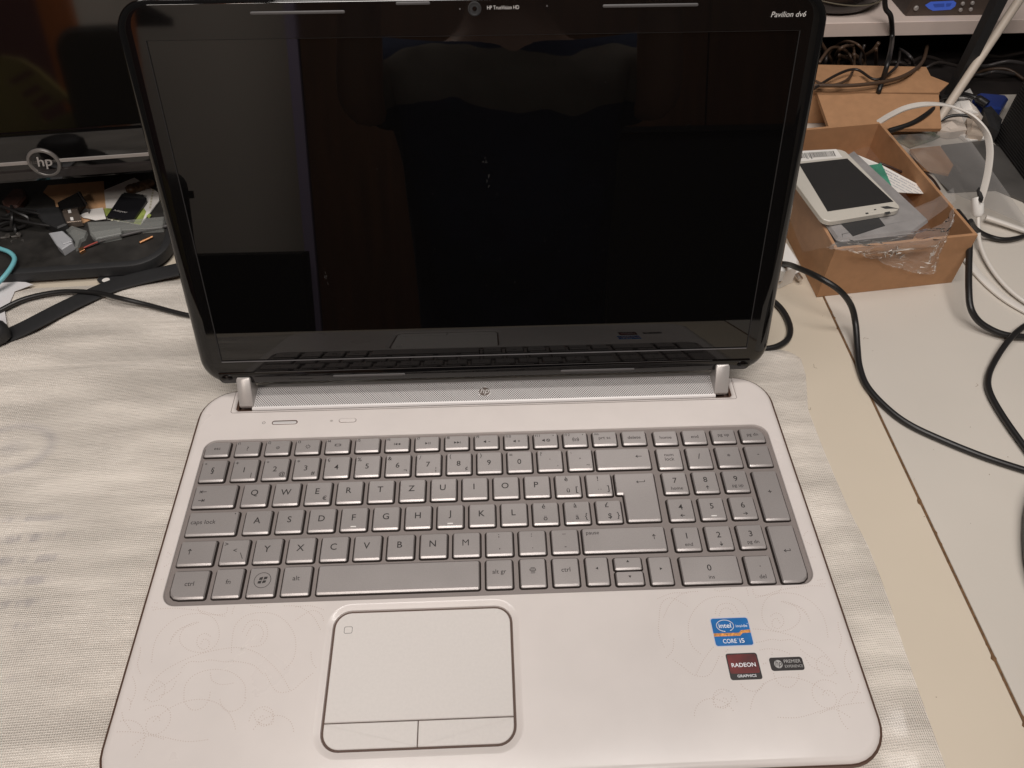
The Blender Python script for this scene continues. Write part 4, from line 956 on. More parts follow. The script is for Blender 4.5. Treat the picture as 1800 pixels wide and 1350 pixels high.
cable('brown_lead', [(1545, 286, 40), (1566, 294, 38), (1590, 303, 34), (1622, 304, 30), (1640, 316, 22), (1652, 334, 14)], 1.1, mat('brown_lead', (.05,.025,.018), .45), 'thin dark brown lead coiling inside the open cardboard box')
# crumpled clear bag with screws hanging over the front of the box
rr = random.Random(21); g = G()
BG = [[(1452, 436), (1476, 424), (1560, 414), (1640, 398), (1668, 380), (1678, 350)], [(1470, 436), (1500, 436), (1570, 428), (1640, 414), (1672, 400), (1676, 372)], [(1490, 440), (1520, 440), (1580, 434), (1640, 425), (1660, 416), (1668, 408)], [(1512, 447), (1545, 452), (1590, 455), (1632, 452), (1650, 440), (1660, 428)], [(1538, 456), (1570, 464), (1600, 470), (1630, 474), (1645, 458), (1652, 445)], [(1570, 466), (1590, 474), (1612, 480), (1640, 481), (1646, 470), (1650, 456)]]
hts = [54, 56.5, 55, 45, 34, 27]
cg = []
for r_, row in enumerate(BG):
    fine = [p for p in crom([Vector((u, v, 0)) for u, v in row], 5)]
    cg.append([(p.x, p.y, hts[r_]) for p in fine])
rows_ = []
for r_ in range(len(cg)-1):
    for t in range(5):
        rows_.append([tuple(lerp(a[k], b[k], t/5) for k in range(3)) for a, b in zip(cg[r_], cg[r_+1])])
rows_.append(cg[-1])
fn = Vector((.115, -.993, 0))
VV = []
for j, row in enumerate(rows_):
    for i, (u, v, h) in enumerate(row):
        # over the rim, then hanging a few mm in front of the front panel
        if h > 52: p = P(u, v, h)
        else:
            d = CAMX*((u-900)/FPX)+CAMY*((v-675)/FPX)+CAMZ; O = FL+fn*(2.6+1.2*math.sin(i*.9+j*.5)); t = (O-CAMP).dot(fn)/d.dot(fn); p = CAMP+d*t
        VV.append(p+Vector((0, 0, 1))*mn.noise(p*.09)*2.0+Vector((rr.gauss(0, .4), -abs(rr.gauss(0, .5)), rr.gauss(0, .5))))
nw = len(rows_[0])
g.add(VV, [(j*nw+i, j*nw+i+1, (j+1)*nw+i+1, (j+1)*nw+i) for j in range(len(rows_)-1) for i in range(nw-1)])
one('clear_bag', g, MT['film'], 'crumpled clear plastic bag hanging over the front of the cardboard box', 'bag')
SCW = [(1560, 443, .6), (1570, 440, -.4), (1576, 446, .2), (1566, 449, 1.3), (1578, 438, 2.0), (1556, 446, -1.2), (1583, 452, .9)]
SL = ['topmost', 'thin']
SLB = ['second from the left', 'upper middle', 'central slanted', 'lower steep', 'topmost upright', 'leftmost', 'rightmost lower']
for i, (u, v, a) in enumerate(SCW):
    d = CAMX*((u-900)/FPX)+CAMY*((v-675)/FPX)+CAMZ; O = FL+fn*1.6; t = (O-CAMP).dot(fn)/d.dot(fn); p = CAMP+d*t
    s = thing('screw', f'{SLB[i]} tiny bright screw in the clear bag on the box front', 'screw', p, 'tiny screws in the clear bag')
    ax = Vector((math.cos(a), 0, math.sin(a)))
    g = G(); g.tube([p, p+ax*3.4], .55, 6); g.build('screw_shaft', MT['metal'], s)
    g = G(); g.tube([p-ax*.9, p], 1.05, 8); g.build('screw_head', MT['metal'], s)
# crinkled grey film on the tray's right
g = G(); q = [P(1590, 372, 52), P(1640, 352, 52), P(1676, 330, 50), P(1680, 352, 48), P(1655, 372, 48), P(1632, 388, 49)]; c = sum(q, Vector())/6+Vector((0, 0, 4)); 
g.add(q+[c], [(i, (i+1) % 6, 6) for i in range(6)]); one('film_scrap', g, MT['film'], 'crinkled grey plastic film scrap at the right rim of the box', 'film')

# clear pouch, grey bag, brown card behind the box
g = G(); slab(g, [(1655, 255), (1735, 246), (1800, 285), (1860, 330), (1860, 410), (1800, 352), (1752, 332), (1668, 336), (1640, 300)], .2, 2.2); one('antistatic_bag', g, mat('bag_grey', (.085,.08,.075), .35, noise=.2, nscale=30), 'flat dark grey antistatic bag under the clear plastic pouch', 'bag')
g = G(); slab(g, [(1600, 262), (1652, 256), (1676, 290), (1668, 306), (1625, 296)], 2.4, 5.0); one('brown_card', g, MT['card'], 'small brown cardboard piece seen through the clear pouch', 'card')
g = G(); slab(g, [(1566, 240), (1596, 234), (1668, 232), (1640, 245), (1600, 258)], .2, 2.0); one('picture_leaflet', g, mat('leaflet_print', (.20,.24,.17), .4, noise=.9, nscale=45), 'printed leaflet with green and blue pictures behind the box', 'leaflet')
g = G(); ns = 12; VV = []
for j in range(ns+1):
    for i in range(ns+1):
        a, b = i/ns, j/ns
        tl, tr_, br_, bl2 = Vector((1562, 238)), Vector((1695, 231)), Vector((1815, 400)), Vector((1672, 338))
        uv = tl*(1-a)*(1-b)+tr_*a*(1-b)+br_*a*b+bl2*(1-a)*b
        z = 46*(1-a)**3*(1-b*.4)+7+2*mn.noise(Vector((a*4, b*4, 2)))
        VV.append(P(uv.x, uv.y, z))
g.add(VV, [(j*(ns+1)+i, j*(ns+1)+i+1, (j+1)*(ns+1)+i+1, (j+1)*(ns+1)+i) for j in range(ns) for i in range(ns)])
one('clear_pouch', g, MT['clear'], 'large clear plastic pouch leaning on the rear right rim of the box', 'pouch', smooth=True)

# carton behind
cb = thing('flat_carton', 'brown cardboard carton with corrugated flap behind the open box', 'box', (380, 600, 0))
yC = 652
g = G(); p0, p1 = P(1425, 161, 34), P(1652, 164, 34); g.prism([(p0.x-25, p0.y), (p1.x, p1.y), (p1.x+8, p1.y+55), (p0.x-25, p0.y+60)], .3, 34, bev=.3); g.build('carton_body', MT['card'], cb)
a, b = P(1436, 163, 34.5), P(1650, 166, 34.5); c, d_ = P(1655, 226, 22), P(1458, 226, 22); nrm = (b-a).cross(d_-a).normalized(); nrm = nrm if nrm.z > 0 else -nrm
g = G(); g.loft([[a-nrm*4, b-nrm*4, c-nrm*4, d_-nrm*4], [a, b, c, d_]]); g.build('flap', MT['card'], cb)
g = G(); nn = 16
for k in range(nn):
    t = (k+.2)/nn; t2 = (k+.8)/nn; p, q_ = a.lerp(d_, t), a.lerp(d_, t2); lft = (a-b).normalized()*.25
    g.add([p-nrm*.6+lft, q_-nrm*.6+lft, q_.lerp(p, .4)-nrm*3.4+lft, p.lerp(q_, .4)-nrm*3.4+lft], [(0,1,2,3)])
g.build('corrugation', MT['carddark'], cb)
g = G(); pts = [P(1430, 150, 36), P(1490, 135, 38), P(1555, 132, 40), P(1612, 124, 40), P(1668, 146, 38), P(1650, 163, 35), P(1430, 162, 35)]
g.add(pts+[p-Vector((0, 0, 1.5)) for p in pts], [tuple(range(7)), tuple(range(13, 6, -1))]+[(i, (i+1) % 7, 7+(i+1) % 7, 7+i) for i in range(7)]); g.build('rear_flap', MT['card'], cb)

# shelf and the devices on it
YS = 720.0
s0 = P(1452, 65, y=YS); s1 = P(1452, 41, y=YS)
zb, zt = s0.z, s1.z
sf = thing('shelf', 'white shelf board raised over the cables behind the cardboard boxes', 'shelf', (620, 800, 0))
g = G(); g.prism([(340, YS), (1100, YS+6), (1100, YS+260), (340, YS+260)], zb, zt, bev=.6); g.build('shelf_board', MT['shelf'], sf)
for x in (350, 1060):
    g = G(); g.box(x, YS+120, -.3, x+18, YS+250, zb-.05); g.build('shelf_support', MT['shelf'], sf)
ZS = zt+.3
dv = thing('radio_receiver', 'dark grey receiver with blue display and round buttons on the white shelf', 'receiver', (510, YS+60, ZS))
yv = YS+14
dx0, dx1 = P(1588, 36, y=yv).x, P(1738, 35, y=yv).x
ztop = ZS+70
g = G(); lean = lambda z: (z-ZS)*.32
fpoly = lambda y, k: [(dx0+k, y+k*0, ZS+.2), (dx1-k, y, ZS+.2), (dx1-k, y, ztop), (dx0+22+k, y, ztop)]
g.loft([[(x, y+.0, z) for x, y, z in fpoly(yv+6, 0)], [(x, y, z) for x, y, z in fpoly(yv+130, 0)]]); g.build('receiver_case', mat('receiver_grey', (.06,.048,.042), .45, noise=.1), dv)
g = G(); g.loft([fpoly(yv, .8), fpoly(yv+6.1, 0)]); fp = g.build('front_panel', mat('receiver_panel', (.10,.075,.062), .38, .3), dv)
vf = lambda u, v, dd=.3: tuple(P(u, v, y=yv-dd))
blue = mat('blue_display', (.03,.06,.30), .3, emit=((.10, .20, .80), .28))
g = G(); g.add([vf(*p) for p in ((1626, 9), (1636, 3), (1676, 1), (1681, 5), (1679, 11), (1671, 17), (1640, 19), (1632, 15))], [tuple(range(8))]); ds = g.build('display', blue, dv)
g = G(); g.add([vf(u, v, .5) for u, v in ((1640, 7), (1660, 6), (1660, 12), (1643, 13))], [(0,1,2,3)]); g.add([vf(u, v, .5) for u, v in ((1663, 6), (1673, 5.5), (1670, 11), (1663, 12))], [(0,1,2,3)]); g.build('display_segment', mat('lcd_dark', (.02,.04,.18), .4, emit=((.05, .10, .45), .3)), ds)
for i, (u, v, r_) in enumerate(((1610, 14, 2.6), (1692, 6, 2.0), (1709, 5, 2.0), (1688, 17, 2.0), (1706, 16, 2.0))):
    c = P(u, v, y=yv); g = G(); g.loft([[(c.x+r_*s_*math.cos(a), yv-d, c.z+r_*s_*math.sin(a)) for a in [k*math.pi/7 for k in range(14)]] for s_, d in ((1, -.1), (1, 1.2), (.75, 2.0))]); g.build('round_button', MT['silver'], dv, smooth=True, auto=40)
# black rounded housing on the shelf's near end
hb = thing('round_housing', 'black round housing with pale rim on the near end of the shelf', 'housing', (400, YS+70, ZS))
c = P(1480, 40, y=YS+4); R_ = 62
cx, cy = P(1478, 30, y=YS+10).x, YS+70
g = G(); g.loft([[(cx+R_*s_*math.cos(a), cy+R_*s_*math.sin(a), ZS+z_) for a in [k*math.pi/20 for k in range(40)]] for s_, z_ in ((.80, .2), (.92, 4), (1.0, 13), (1.02, 22), (1.0, 40), (.9, 60))]); g.build('housing', MT['shell'], hb, smooth=True, auto=50)
g = G(); g.tube([(cx+R_*1.0*math.cos(a), cy+R_*1.0*math.sin(a), ZS+8+7*(1-math.cos(a))) for a in [k*math.pi/20 for k in range(41)]], .9, 6); g.build('rim', mat('rim_olive', (.16,.14,.10), .4), hb, smooth=True)
# hanging cable, post, thick cable
bk = [P(1556, -30, y=YS-6), P(1556, 12, y=YS-6), P(1566, 30, y=YS-9), P(1568, 70, y=YS-8), P(1562, 105, 62), P(1551, 142, 44), P(1545, 160, 37), P(1544, 168, 28)]
g = G(); g.tube(crom(bk, 6), 2.6, 8); one('hanging_cable', g, MT['cable'], 'black cable hanging from the shelf down to the carton', 'cable', smooth=True)
pb_ = P(1657, 198, 0); g = G(); pt = Vector((pb_.x+12, pb_.y-4, 330)); wv = Vector((4.9, 0, 0)); dv_ = Vector((0, 6, 0))
g.loft([[pb_-wv-dv_, pb_+wv-dv_, pb_+wv+dv_, pb_-wv+dv_], [pt-wv-dv_, pt+wv-dv_, pt+wv+dv_, pt-wv+dv_]]); one('support_post', g, MT['rubber'], 'slim black upright post beside the thick white cable', 'post')
w0 = P(1640, 226, 4); w1 = P(1712, 118, y=w0.y+28); w2 = P(1795, -5, y=w0.y+60); w3 = w2+(w2-w1)*1.2
g = G(); g.tube(crom([w0, w1, w2, w3], 8), 4.3, 12); tc_ = one('thick_white_cable', g, mat('cable_ivory', (.60,.52,.44), .5, noise=.05, nscale=60), 'thick ivory cable rising steeply in front of the shelf', 'cable', smooth=True)
# cable tangle under the shelf
rr = random.Random(33)
shade = [mat('lead_dark', (.022,.017,.015), .4), mat('lead_brown', (.075,.045,.028), .45), mat('lead_grey', (.05,.045,.045), .4)]
TL_ = ['leftmost short brown', 'brown upward curving', 'wavy brown', 'deep brown looping', 'leftmost black', 'brown S-shaped', 'black upright curving', 'thin black dangling', 'long brown bottom', 'rising black', 'long grey right-hand', 'lower grey right-hand', 'lowest brown', 'short grey middle']
TG = [[(1440, 70), (1455, 95), (1466, 120), (1473, 155)], [(1470, 160), (1466, 110), (1478, 85), (1500, 80)], [(1473, 97), (1500, 105), (1530, 92), (1545, 75)], [(1480, 115), (1490, 138), (1520, 140), (1538, 120), (1540, 85)], [(1440, 125), (1452, 105), (1448, 80)], [(1500, 95), (1520, 115), (1505, 135), (1475, 128)], [(1450, 155), (1458, 130), (1470, 100), (1490, 75)], [(1520, 78), (1512, 110), (1530, 140), (1560, 145)], [(1425, 150), (1500, 150), (1562, 142), (1600, 128), (1622, 108), (1630, 80)], [(1590, 105), (1620, 120), (1650, 110), (1690, 118)], [(1700, 112), (1730, 116), (1770, 108), (1800, 112)], [(1680, 128), (1720, 132), (1750, 126), (1790, 132)], [(1425, 138), (1456, 150), (1492, 138), (1502, 108), (1500, 80)], [(1580, 85), (1600, 100), (1606, 118)]]
TL_ += ['broad arching brown', 'second arching brown', 'narrow brown hoop', 'thick black crossing', 'bent black middle', 'upper right black', 'thin right brown', 'dark hooked']
TG += [[(1448, 150), (1455, 100), (1480, 74), (1510, 80), (1520, 110), (1500, 146)], [(1440, 110), (1462, 84), (1490, 92), (1512, 130), (1545, 135)], [(1468, 140), (1476, 104), (1492, 100), (1500, 128), (1486, 150)], [(1500, 150), (1540, 120), (1580, 110), (1620, 130)], [(1575, 150), (1590, 120), (1625, 100), (1660, 110)], [(1690, 100), (1720, 96), (1755, 100), (1800, 92)], [(1700, 140), (1730, 124), (1770, 122), (1800, 140)], [(1425, 160), (1470, 132), (1505, 122), (1540, 140), (1575, 118), (1582, 90)]]
for i, q in enumerate(TG):
    yy = [YS+rr.uniform(-40, 30) for _ in q]; low_ = i in (8, 12, 21)
    g = G(); g.tube(crom([P(u, v, 44) if low_ and v > 112 else (P(u, v, y=y_) if P(u, v, y=y_).z > 1.5 else P(u, v, 2)) for (u, v), y_ in zip(q, yy)], 6), rr.uniform(1.3, 2.3), 6)
    k_ = (1, 1, 1, 1, 0, 1, 0, 0, 1, 0, 2, 2, 1, 2, 1, 1, 1, 0, 0, 0, 1, 0)[i]
    one('tangled_lead', g, shade[k_], f'{TL_[i]} lead in the dark tangle of cables under the white shelf', 'cable', 'leads tangled under the shelf', smooth=True)
# dark back wall behind the shelf
g = G(); g.box(330, YS+262, -19, 1300, YS+272, 600); tag(g.build('rear_wall', mat('rear_wall', (.03,.026,.024), .8)), kind='structure')
g = G(); g.box(-1300, 1010, -19, 329, 1022, 900); tag(g.build('rear_wall', mat('rear_wall_b', (.03,.026,.024), .8)), kind='structure')
# black speaker at the right
sk = thing('speaker', 'tall black loudspeaker with ribbed grille at the right of the clear pouch', 'speaker', (570, 540, 0))
c1 = P(1745, 247, 0); c2 = P(1812, 338, 0); dirv = (c2-c1).normalized(); side = Vector((-dirv.y, dirv.x, 0)); side = side if side.x > 0 else -side
L_ = (c2-c1).length+35
g = G(); q = [c1, c1+dirv*L_, c1+dirv*L_+side*120, c1+side*120]; q2_ = [(p.x, p.y) for p in q]; A_ = sum(a[0]*b[1]-b[0]*a[1] for a, b in zip(q2_, q2_[1:]+q2_[:1])); q2_ = q2_ if A_ > 0 else q2_[::-1]
g.prism(q2_, .2, 240, bev=2); g.build('cabinet', mat('speaker_black', (.010,.009,.009), .5), sk)
g = G()
for k in range(90):
    z = 4+k*2.6
    if z > 234: break
    p, p_ = c1-side*.1+dirv*2, c1-side*.1+dirv*(L_-2)
    g.add([p+Vector((0, 0, z)), p_+Vector((0, 0, z)), p_-side*.9+Vector((0, 0, z+.8)), p-side*.9+Vector((0, 0, z+.8)), p_+Vector((0, 0, z+1.6)), p+Vector((0, 0, z+1.6))], [(0,1,2,3), (3,2,4,5)])
tag(g.build('grille_rib', mat('speaker_rib', (.016,.015,.015), .38), sk), kind='stuff')
# blue bag, crumpled paper and plugs between post and speaker
g = G(); slab(g, [(1713, 168), (1722, 162), (1768, 166), (1774, 172), (1762, 190), (1735, 188)], .2, 16, bev=2); one('blue_bag', g, mat('blue_bag', (.02,.045,.22), .3, bump=.5, bscale=60), 'crumpled blue plastic bag behind the white papers by the speaker', 'bag')
def crump(name, px, z, m, label, cat, amp_=5, seed=1, group=None):
    q = poly3(px, z); c = sum((Vector(p) for p in q), Vector())/len(q); r2 = random.Random(seed); g = G(); n = len(q)
    mid = [Vector(p).lerp(c, .5)+Vector((0, 0, r2.uniform(-.3, 1)*amp_)) for p in q]; top = c+Vector((0, 0, amp_*.7))
    low = [(p[0], p[1], .2) for p in q]
    g.add(low+[tuple(p) for p in q]+[tuple(p) for p in mid]+[tuple(top)], [tuple(range(n))]+[(i, (i+1) % n, n+(i+1) % n, n+i) for i in range(n)]+[(n+i, n+(i+1) % n, 2*n+(i+1) % n, 2*n+i) for i in range(n)]+[(2*n+i, 2*n+(i+1) % n, 3*n) for i in range(n)])
    return one(name, g, m, label, cat, group)
crump('crumpled_paper', [(1680, 172), (1705, 155), (1712, 168), (1700, 178), (1728, 205), (1722, 198), (1690, 200), (1665, 188)], 12, MT['paper'], 'crumpled white paper behind the arched white cable', 'paper', 6, 3)
crump('tissue', [(1645, 215), (1668, 200), (1690, 205), (1700, 228), (1672, 232), (1650, 228)], 8, mat('tissue', (.62,.54,.47), .7), 'cream crumpled tissue at the foot of the thick ivory cable', 'tissue', 5, 4)
crump('beige_wrapper', [(1700, 208), (1720, 200), (1736, 222), (1728, 240), (1700, 236)], 7, mat('wrapper', (.46,.38,.31), .6), 'beige wrapper with dark marks beside the cream tissue', 'wrapper', 5, 6)
crump('paper_slip', [(1680, 232), (1735, 229), (1738, 243), (1702, 248)], 3, MT['paper'], 'folded white paper slip in front of the beige wrapper', 'paper', 2, 7)
g = G(); g.tube(crom([P(1652, 172, 22), P(1690, 166, 22), P(1715, 172, 20), P(1735, 184, 18)], 6), [2.4]*13+[4.2]*6, 8); one('black_power_lead', g, MT['cable'], 'black lead with a thick plug behind the crumpled white paper', 'cable', smooth=True, auto=50)
cable('black_arch_lead', [(1562, 230, 20), (1600, 218, 24), (1630, 200, 28), (1655, 178, 26)], 2.6, MT['cable'], 'thick black lead passing behind the arched white cable by the box')
cable('looped_black_lead', [(1648, 216, 10), (1668, 205, 16), (1695, 203, 20), (1718, 211, 18), (1735, 226, 12)], 1.7, MT['cable'], 'thin black lead arching over the cream tissue')
crump('plug_block', [(1728, 190), (1742, 186), (1762, 210), (1756, 232), (1740, 222)], 16, MT['rubber'], 'black plug block squeezed beside the tall speaker', 'plug', 2, 8)

# white charging cables
fl1 = thing('white_flat_cable', 'flat white charging cable arching from the box to a white plug', 'cable', P(1722, 360, 20))
pts = [P(1543, 216, 48), P(1566, 202, 58), P(1595, 189, 68), P(1632, 183, 76), P(1670, 186, 78), P(1706, 202, 74), P(1732, 231, 66), P(1740, 262, 57), P(1737, 300, 45), P(1729, 335, 34), P(1722, 356, 27)]
g = G(); g.tube(crom(pts, 6), 1, 10, flat=(1.0, 3.1), up=(.3, -.9, .2)); g.build('flat_lead', MT['wcable'], fl1, smooth=True, auto=50)
d = (P(1721, 345, 30)-P(1718, 378, 17)); c = P(1720, 362, 24); ux = Vector((4.4, .6, 0)); 
g = G(); g.tube([P(1718, 347, 29), P(1718.5, 350, 28), P(1719, 374, 18.5), P(1719, 377, 17)], [4.0, 4.8, 4.8, 4.0], 10, flat=None); g.build('plug', MT['whitebar'], fl1, smooth=True, auto=40)
g = G(); slab(g, [(1719, 330), (1722, 329), (1729, 347), (1728, 352), (1722, 346)], 30, 33); g.build('plug_clip', MT['rubber'], fl1)
cable('thin_white_cable', [(1719, 377, 17), (1720, 400, 11), (1722, 425, 7), (1733, 455, 5), (1752, 485, 4), (1778, 513, 3.5), (1815, 540, 3), (1870, 572, 3)], 1.7, MT['wcable'], 'thin round white cable dropping from the white plug to the desk', 'cable')
cable('white_ribbon', [(1700, 457, 2.5), (1716, 478, 2.5), (1740, 503, 2.5), (1770, 527, 2.5), (1810, 550, 2.5), (1870, 578, 2.5)], 1, MT['wcable'], 'wide flat white cable on the desk right of the cardboard box', 'cable', flat=(3.4, 1.1), n=10)
cable('white_side_ribbon', [(1733, 382, 6), (1760, 391, 5), (1800, 405, 4), (1860, 425, 3)], 1, MT['wcable'], 'flat white cable running to the right edge below the white plug', 'cable', flat=(2.6, 1.6), n=10)
# black cables on the white board
cable('black_loop_lead', [(1683, 372, 36), (1694, 386, 40), (1702, 402, 40), (1704, 430, 36), (1703, 470, 30), (1703, 510, 24), (1706, 540, 18), (1718, 562, 11), (1738, 577, 7), (1765, 588, 5), (1800, 592, 4.5), (1870, 592, 3)], 2.5, MT['cable'], 'black lead dropping over the box corner and sweeping right on the desk')
cable('black_corner_lead', [(1706, 388, 26), (1715, 402, 14), (1735, 414, 5), (1762, 421, 3.5), (1790, 418, 3.5), (1830, 405, 3.5)], 2.1, MT['cable'], 'short black lead curving behind the thin round white cable')
cable('black_side_lead', [(1860, 540, 9), (1800, 574, 9), (1772, 600, 8), (1748, 636, 5), (1737, 664, 4), (1740, 690, 4), (1762, 730, 4), (1800, 784, 4), (1850, 850, 4)], 2.3, MT['cable'], 'black lead bending to a point at the right edge of the desk')
cable('long_black_lead', [(1330, 466, 8), (1378, 464, 22), (1405, 472, 36), (1440, 488, 44), (1475, 510, 40), (1496, 537, 26), (1504, 570, 14), (1507, 610, 7), (1511, 645, 4), (1525, 680, 3), (1560, 718, 3), (1600, 747, 3), (1660, 775, 3), (1730, 803, 3), (1800, 826, 3), (1880, 850, 3)], 2.35, MT['cable'], 'long black lead snaking from behind the lid across the desk joint')
cable('lid_side_lead', [(1310, 500, 3), (1352, 524, 3), (1375, 545, 3), (1388, 572, 3), (1386, 594, 3), (1368, 608, 3), (1340, 614, 3), (1290, 618, 3)], 2.4, MT['cable'], 'black lead looping out from behind the right side of the lid')
# white charger
ch = thing('wall_charger', 'white wall charger with two metal pins behind the laptop lid', 'charger', P(1385, 450, 0))
g = G(); slab(g, [(1350, 432), (1384, 424), (1405, 456), (1404, 464), (1382, 474), (1352, 470)], .3, 20, bev=2); g.build('charger_body', MT['whitebar'], ch)
g = G(); slab(g, [(1386, 462), (1400, 458), (1404, 466), (1390, 472)], 4, 14, bev=.5); g.build('charger_face', MT['milky'], ch)
for u0, v0, u1, v1 in ((1394, 470, 1408, 491), (1360, 480, 1373, 497)):
    g = G(); a_, b_ = P(u0, v0, 8), P(u1, v1, 6); g.tube([a_, a_.lerp(b_, .55)], 2.1, 8); pn = g.build('pin', MT['whitebar'], ch, smooth=True, auto=40)
    g = G(); g.tube([a_.lerp(b_, .55), b_, b_+(b_-a_)*.02], [2.0, 2.0, 1.2], 8); g.build('pin_tip', MT['metal'], pn, smooth=True, auto=40)
# mouse at the right edge
ms = thing('mouse', 'dark grey computer mouse cut by the right edge of the photo', 'mouse', (375, 130, .5))
me_ = [P(1800, 858, 10), P(1793, 900, 12), P(1789, 960, 12), P(1788, 1010, 12), P(1794, 1050, 10), P(1803, 1080, 8)]
lx = sum(p.x for p in me_)/6
def mouse_ring(s_, z_):
    c = Vector((me_[2].x+39, 118, 0)); o = []
    for k in range(28):
        a = 2*math.pi*k/28; ca, sa = math.cos(a), math.sin(a)
        lx_, ly_ = 31*s_*math.copysign(abs(ca)**.7, ca), 54*s_*math.copysign(abs(sa)**.8, sa)
        o.append((c.x+lx_*.906+ly_*.423, c.y-lx_*.423+ly_*.906, z_))
    return o
g = G(); g.loft([mouse_ring(.9, .6), mouse_ring(.98, 4), mouse_ring(1, 11), mouse_ring(.95, 19), mouse_ring(.8, 27), mouse_ring(.55, 32), mouse_ring(.2, 34)]); g.build('mouse_body', mat('mouse_grey', (.05,.045,.042), .5), ms, smooth=True, auto=60)
g = G(); c = Vector((me_[2].x+52, 145, 28)); g.tube([c+Vector((-3.5, 0, 0)), c+Vector((3.5, 0, 0))], 8, 12); g.build('scroll_wheel', MT['rubbergrey'], ms)

# ================================================================ THE ROOM IN FRONT, SEEN ONLY AS REFLECTIONS
FZ = -750.0
g = G(); g.box(-3200, -3000, FZ-20, 3200, 1400, FZ); tag(g.build('floor', MT['floor']), kind='structure')
g = G(); g.box(-3200, -2120, FZ, 3200, -2100, 2100); tag(g.build('wall', MT['wall']), kind='structure')
wb = thing('wardrobe', 'tall brown wooden wardrobe along the wall, mirrored in the laptop screen', 'wardrobe', (400, -1950, FZ))
g = G(); g.box(-588, -1850, FZ, -556, -1815, 1920); tag(g.build('door_frame', mat('lavender_paint', (.50,.42,.60), .5)), 'pale lavender door frame beside the wardrobe, mirrored in the laptop screen', 'door frame')
for x0, x1 in ((-552, 60), (66, 700), (706, 1340)):
    g = G(); g.box(x0, -1850, FZ+60, x1, -1828, 1900); d = g.build('wardrobe_door', MT['brownwood'], wb)
    g = G(); g.box(x1-60, -1828, 150, x1-50, -1810, 330); g.build('handle', MT['metal'], d)
g = G(); g.box(-590, -2095, FZ, 1350, -1851, 1920); g.build('wardrobe_body', MT['brownwood'], wb)
sfa = thing('sofa', 'dark fabric sofa standing before the wall, mirrored in the laptop screen', 'sofa', (-1000, -1500, FZ))
g = G(); g.box(-1700, -1700, FZ+100, -570, -1000, -280); g.build('sofa_seat', MT['darkfab'], sfa)
g = G(); g.box(-1700, -1800, FZ+100, -570, -1701, -35); g.build('sofa_back', MT['darkfab'], sfa)
for x in (-1690, -620):
    g = G(); g.box(x, -1690, FZ, x+50, -1640, FZ+99); g.build('leg', MT['brownwood'], sfa)
ct_ = thing('cabinet', 'black low cabinet in front of the wardrobe, mirrored in the laptop screen', 'cabinet', (800, -1500, FZ))
g = G(); g.box(330, -1700, FZ+40, 1500, -1400, 285); g.build('cabinet_body', MT['darkfab'], ct_)
g = G(); g.box(320, -1710, 285.5, 1510, -1390, 300); g.build('cabinet_top', MT['darkfab'], ct_)
# orange door post and olive slotted chair, mirrored in the monitor
g = G(); g.box(-654, -740, FZ, -597, -700, 1700); tag(g.build('door_post', MT['orange']), 'orange brown wooden door post, mirrored in the dark monitor screen', 'post')
och = thing('slotted_chair', 'olive plastic chair with slotted back, mirrored in the dark monitor screen', 'chair', (-690, -670, FZ))
pl = [(-860, -40), (-556, -40), (-561, 19), (-579, 58), (-610, 98), (-634, 118), (-661, 124), (-760, 124), (-860, 110)]
sl = [[(-668, 83), (-659, 75), (-615, 93), (-623, 101)], [(-653, 62), (-647, 52), (-610, 67), (-618, 77)], [(-642, 44), (-635, 34), (-598, 50), (-607, 62)], [(-632, 28), (-624, 10), (-572, 30), (-581, 48)]]
v, f = fill_faces([[(x, z, 0) for x, z in pl]]+[[(x, z, 0) for x, z in s_] for s_ in sl])
g = G(); g.add([(x, -450, z+28) for x, z, _ in v], f); g.add([(x, -462, z+28) for x, z, _ in v], f)
for lp_ in [pl]+sl: g.loft([[(x, -450, z+28) for x, z in lp_], [(x, -462, z+28) for x, z in lp_]], False, False)
g.build('backrest', MT['olive'], och)
g = G(); g.box(-900, -890, -330, -530, -464, -305); g.build('seat', MT['olive'], och)
for x in (-860, -590):
    g = G(); g.box(x, -478, -304.5, x+25, -463, -10); g.build('back_support', MT['olive'], och)
    for y in (-490, -860):
        g = G(); g.box(x, y, FZ, x+25, y+25, -330.5); g.build('leg', MT['olive'], och)
bch = thing('black_bag', 'black upright bag on a stool, mirrored in the dark monitor screen', 'bag', (-475, -350, FZ))
g = G(); rp = rrect(-532, -300, -418, 189, (10, 10, 22, 40), 5); g.loft([[(x, y, z) for x, z in offset(rp, d)] for y, d in ((-292, 8), (-300, 0), (-400, 0), (-408, 8))]); g.build('bag_body', MT['darkfab'], bch)
g = G(); g.box(-550, -420, -325, -412, -285, -301); g.build('stool_top', MT['brownwood'], bch)
for x in (-546, -438):
    for y in (-416, -310):
        g = G(); g.box(x, y, FZ, x+22, y+22, -326); g.build('stool_leg', MT['brownwood'], bch)
bkc = thing('bookcase', 'tall dark bookcase beside the door post, mirrored in the dark monitor screen', 'bookcase', (-1300, -1220, FZ))
g = G(); g.box(-1800, -1240, FZ, -805, -1228, 1300); g.build('back_panel', mat('dark_plum', (.14,.035,.04), .7), bkc)
for z in (-740, -300, 140, 580, 1020):
    g = G(); g.box(-1800, -1500, z, -806, -1241, z+20); g.build('bookcase_shelf', MT['darkfab'], bkc)

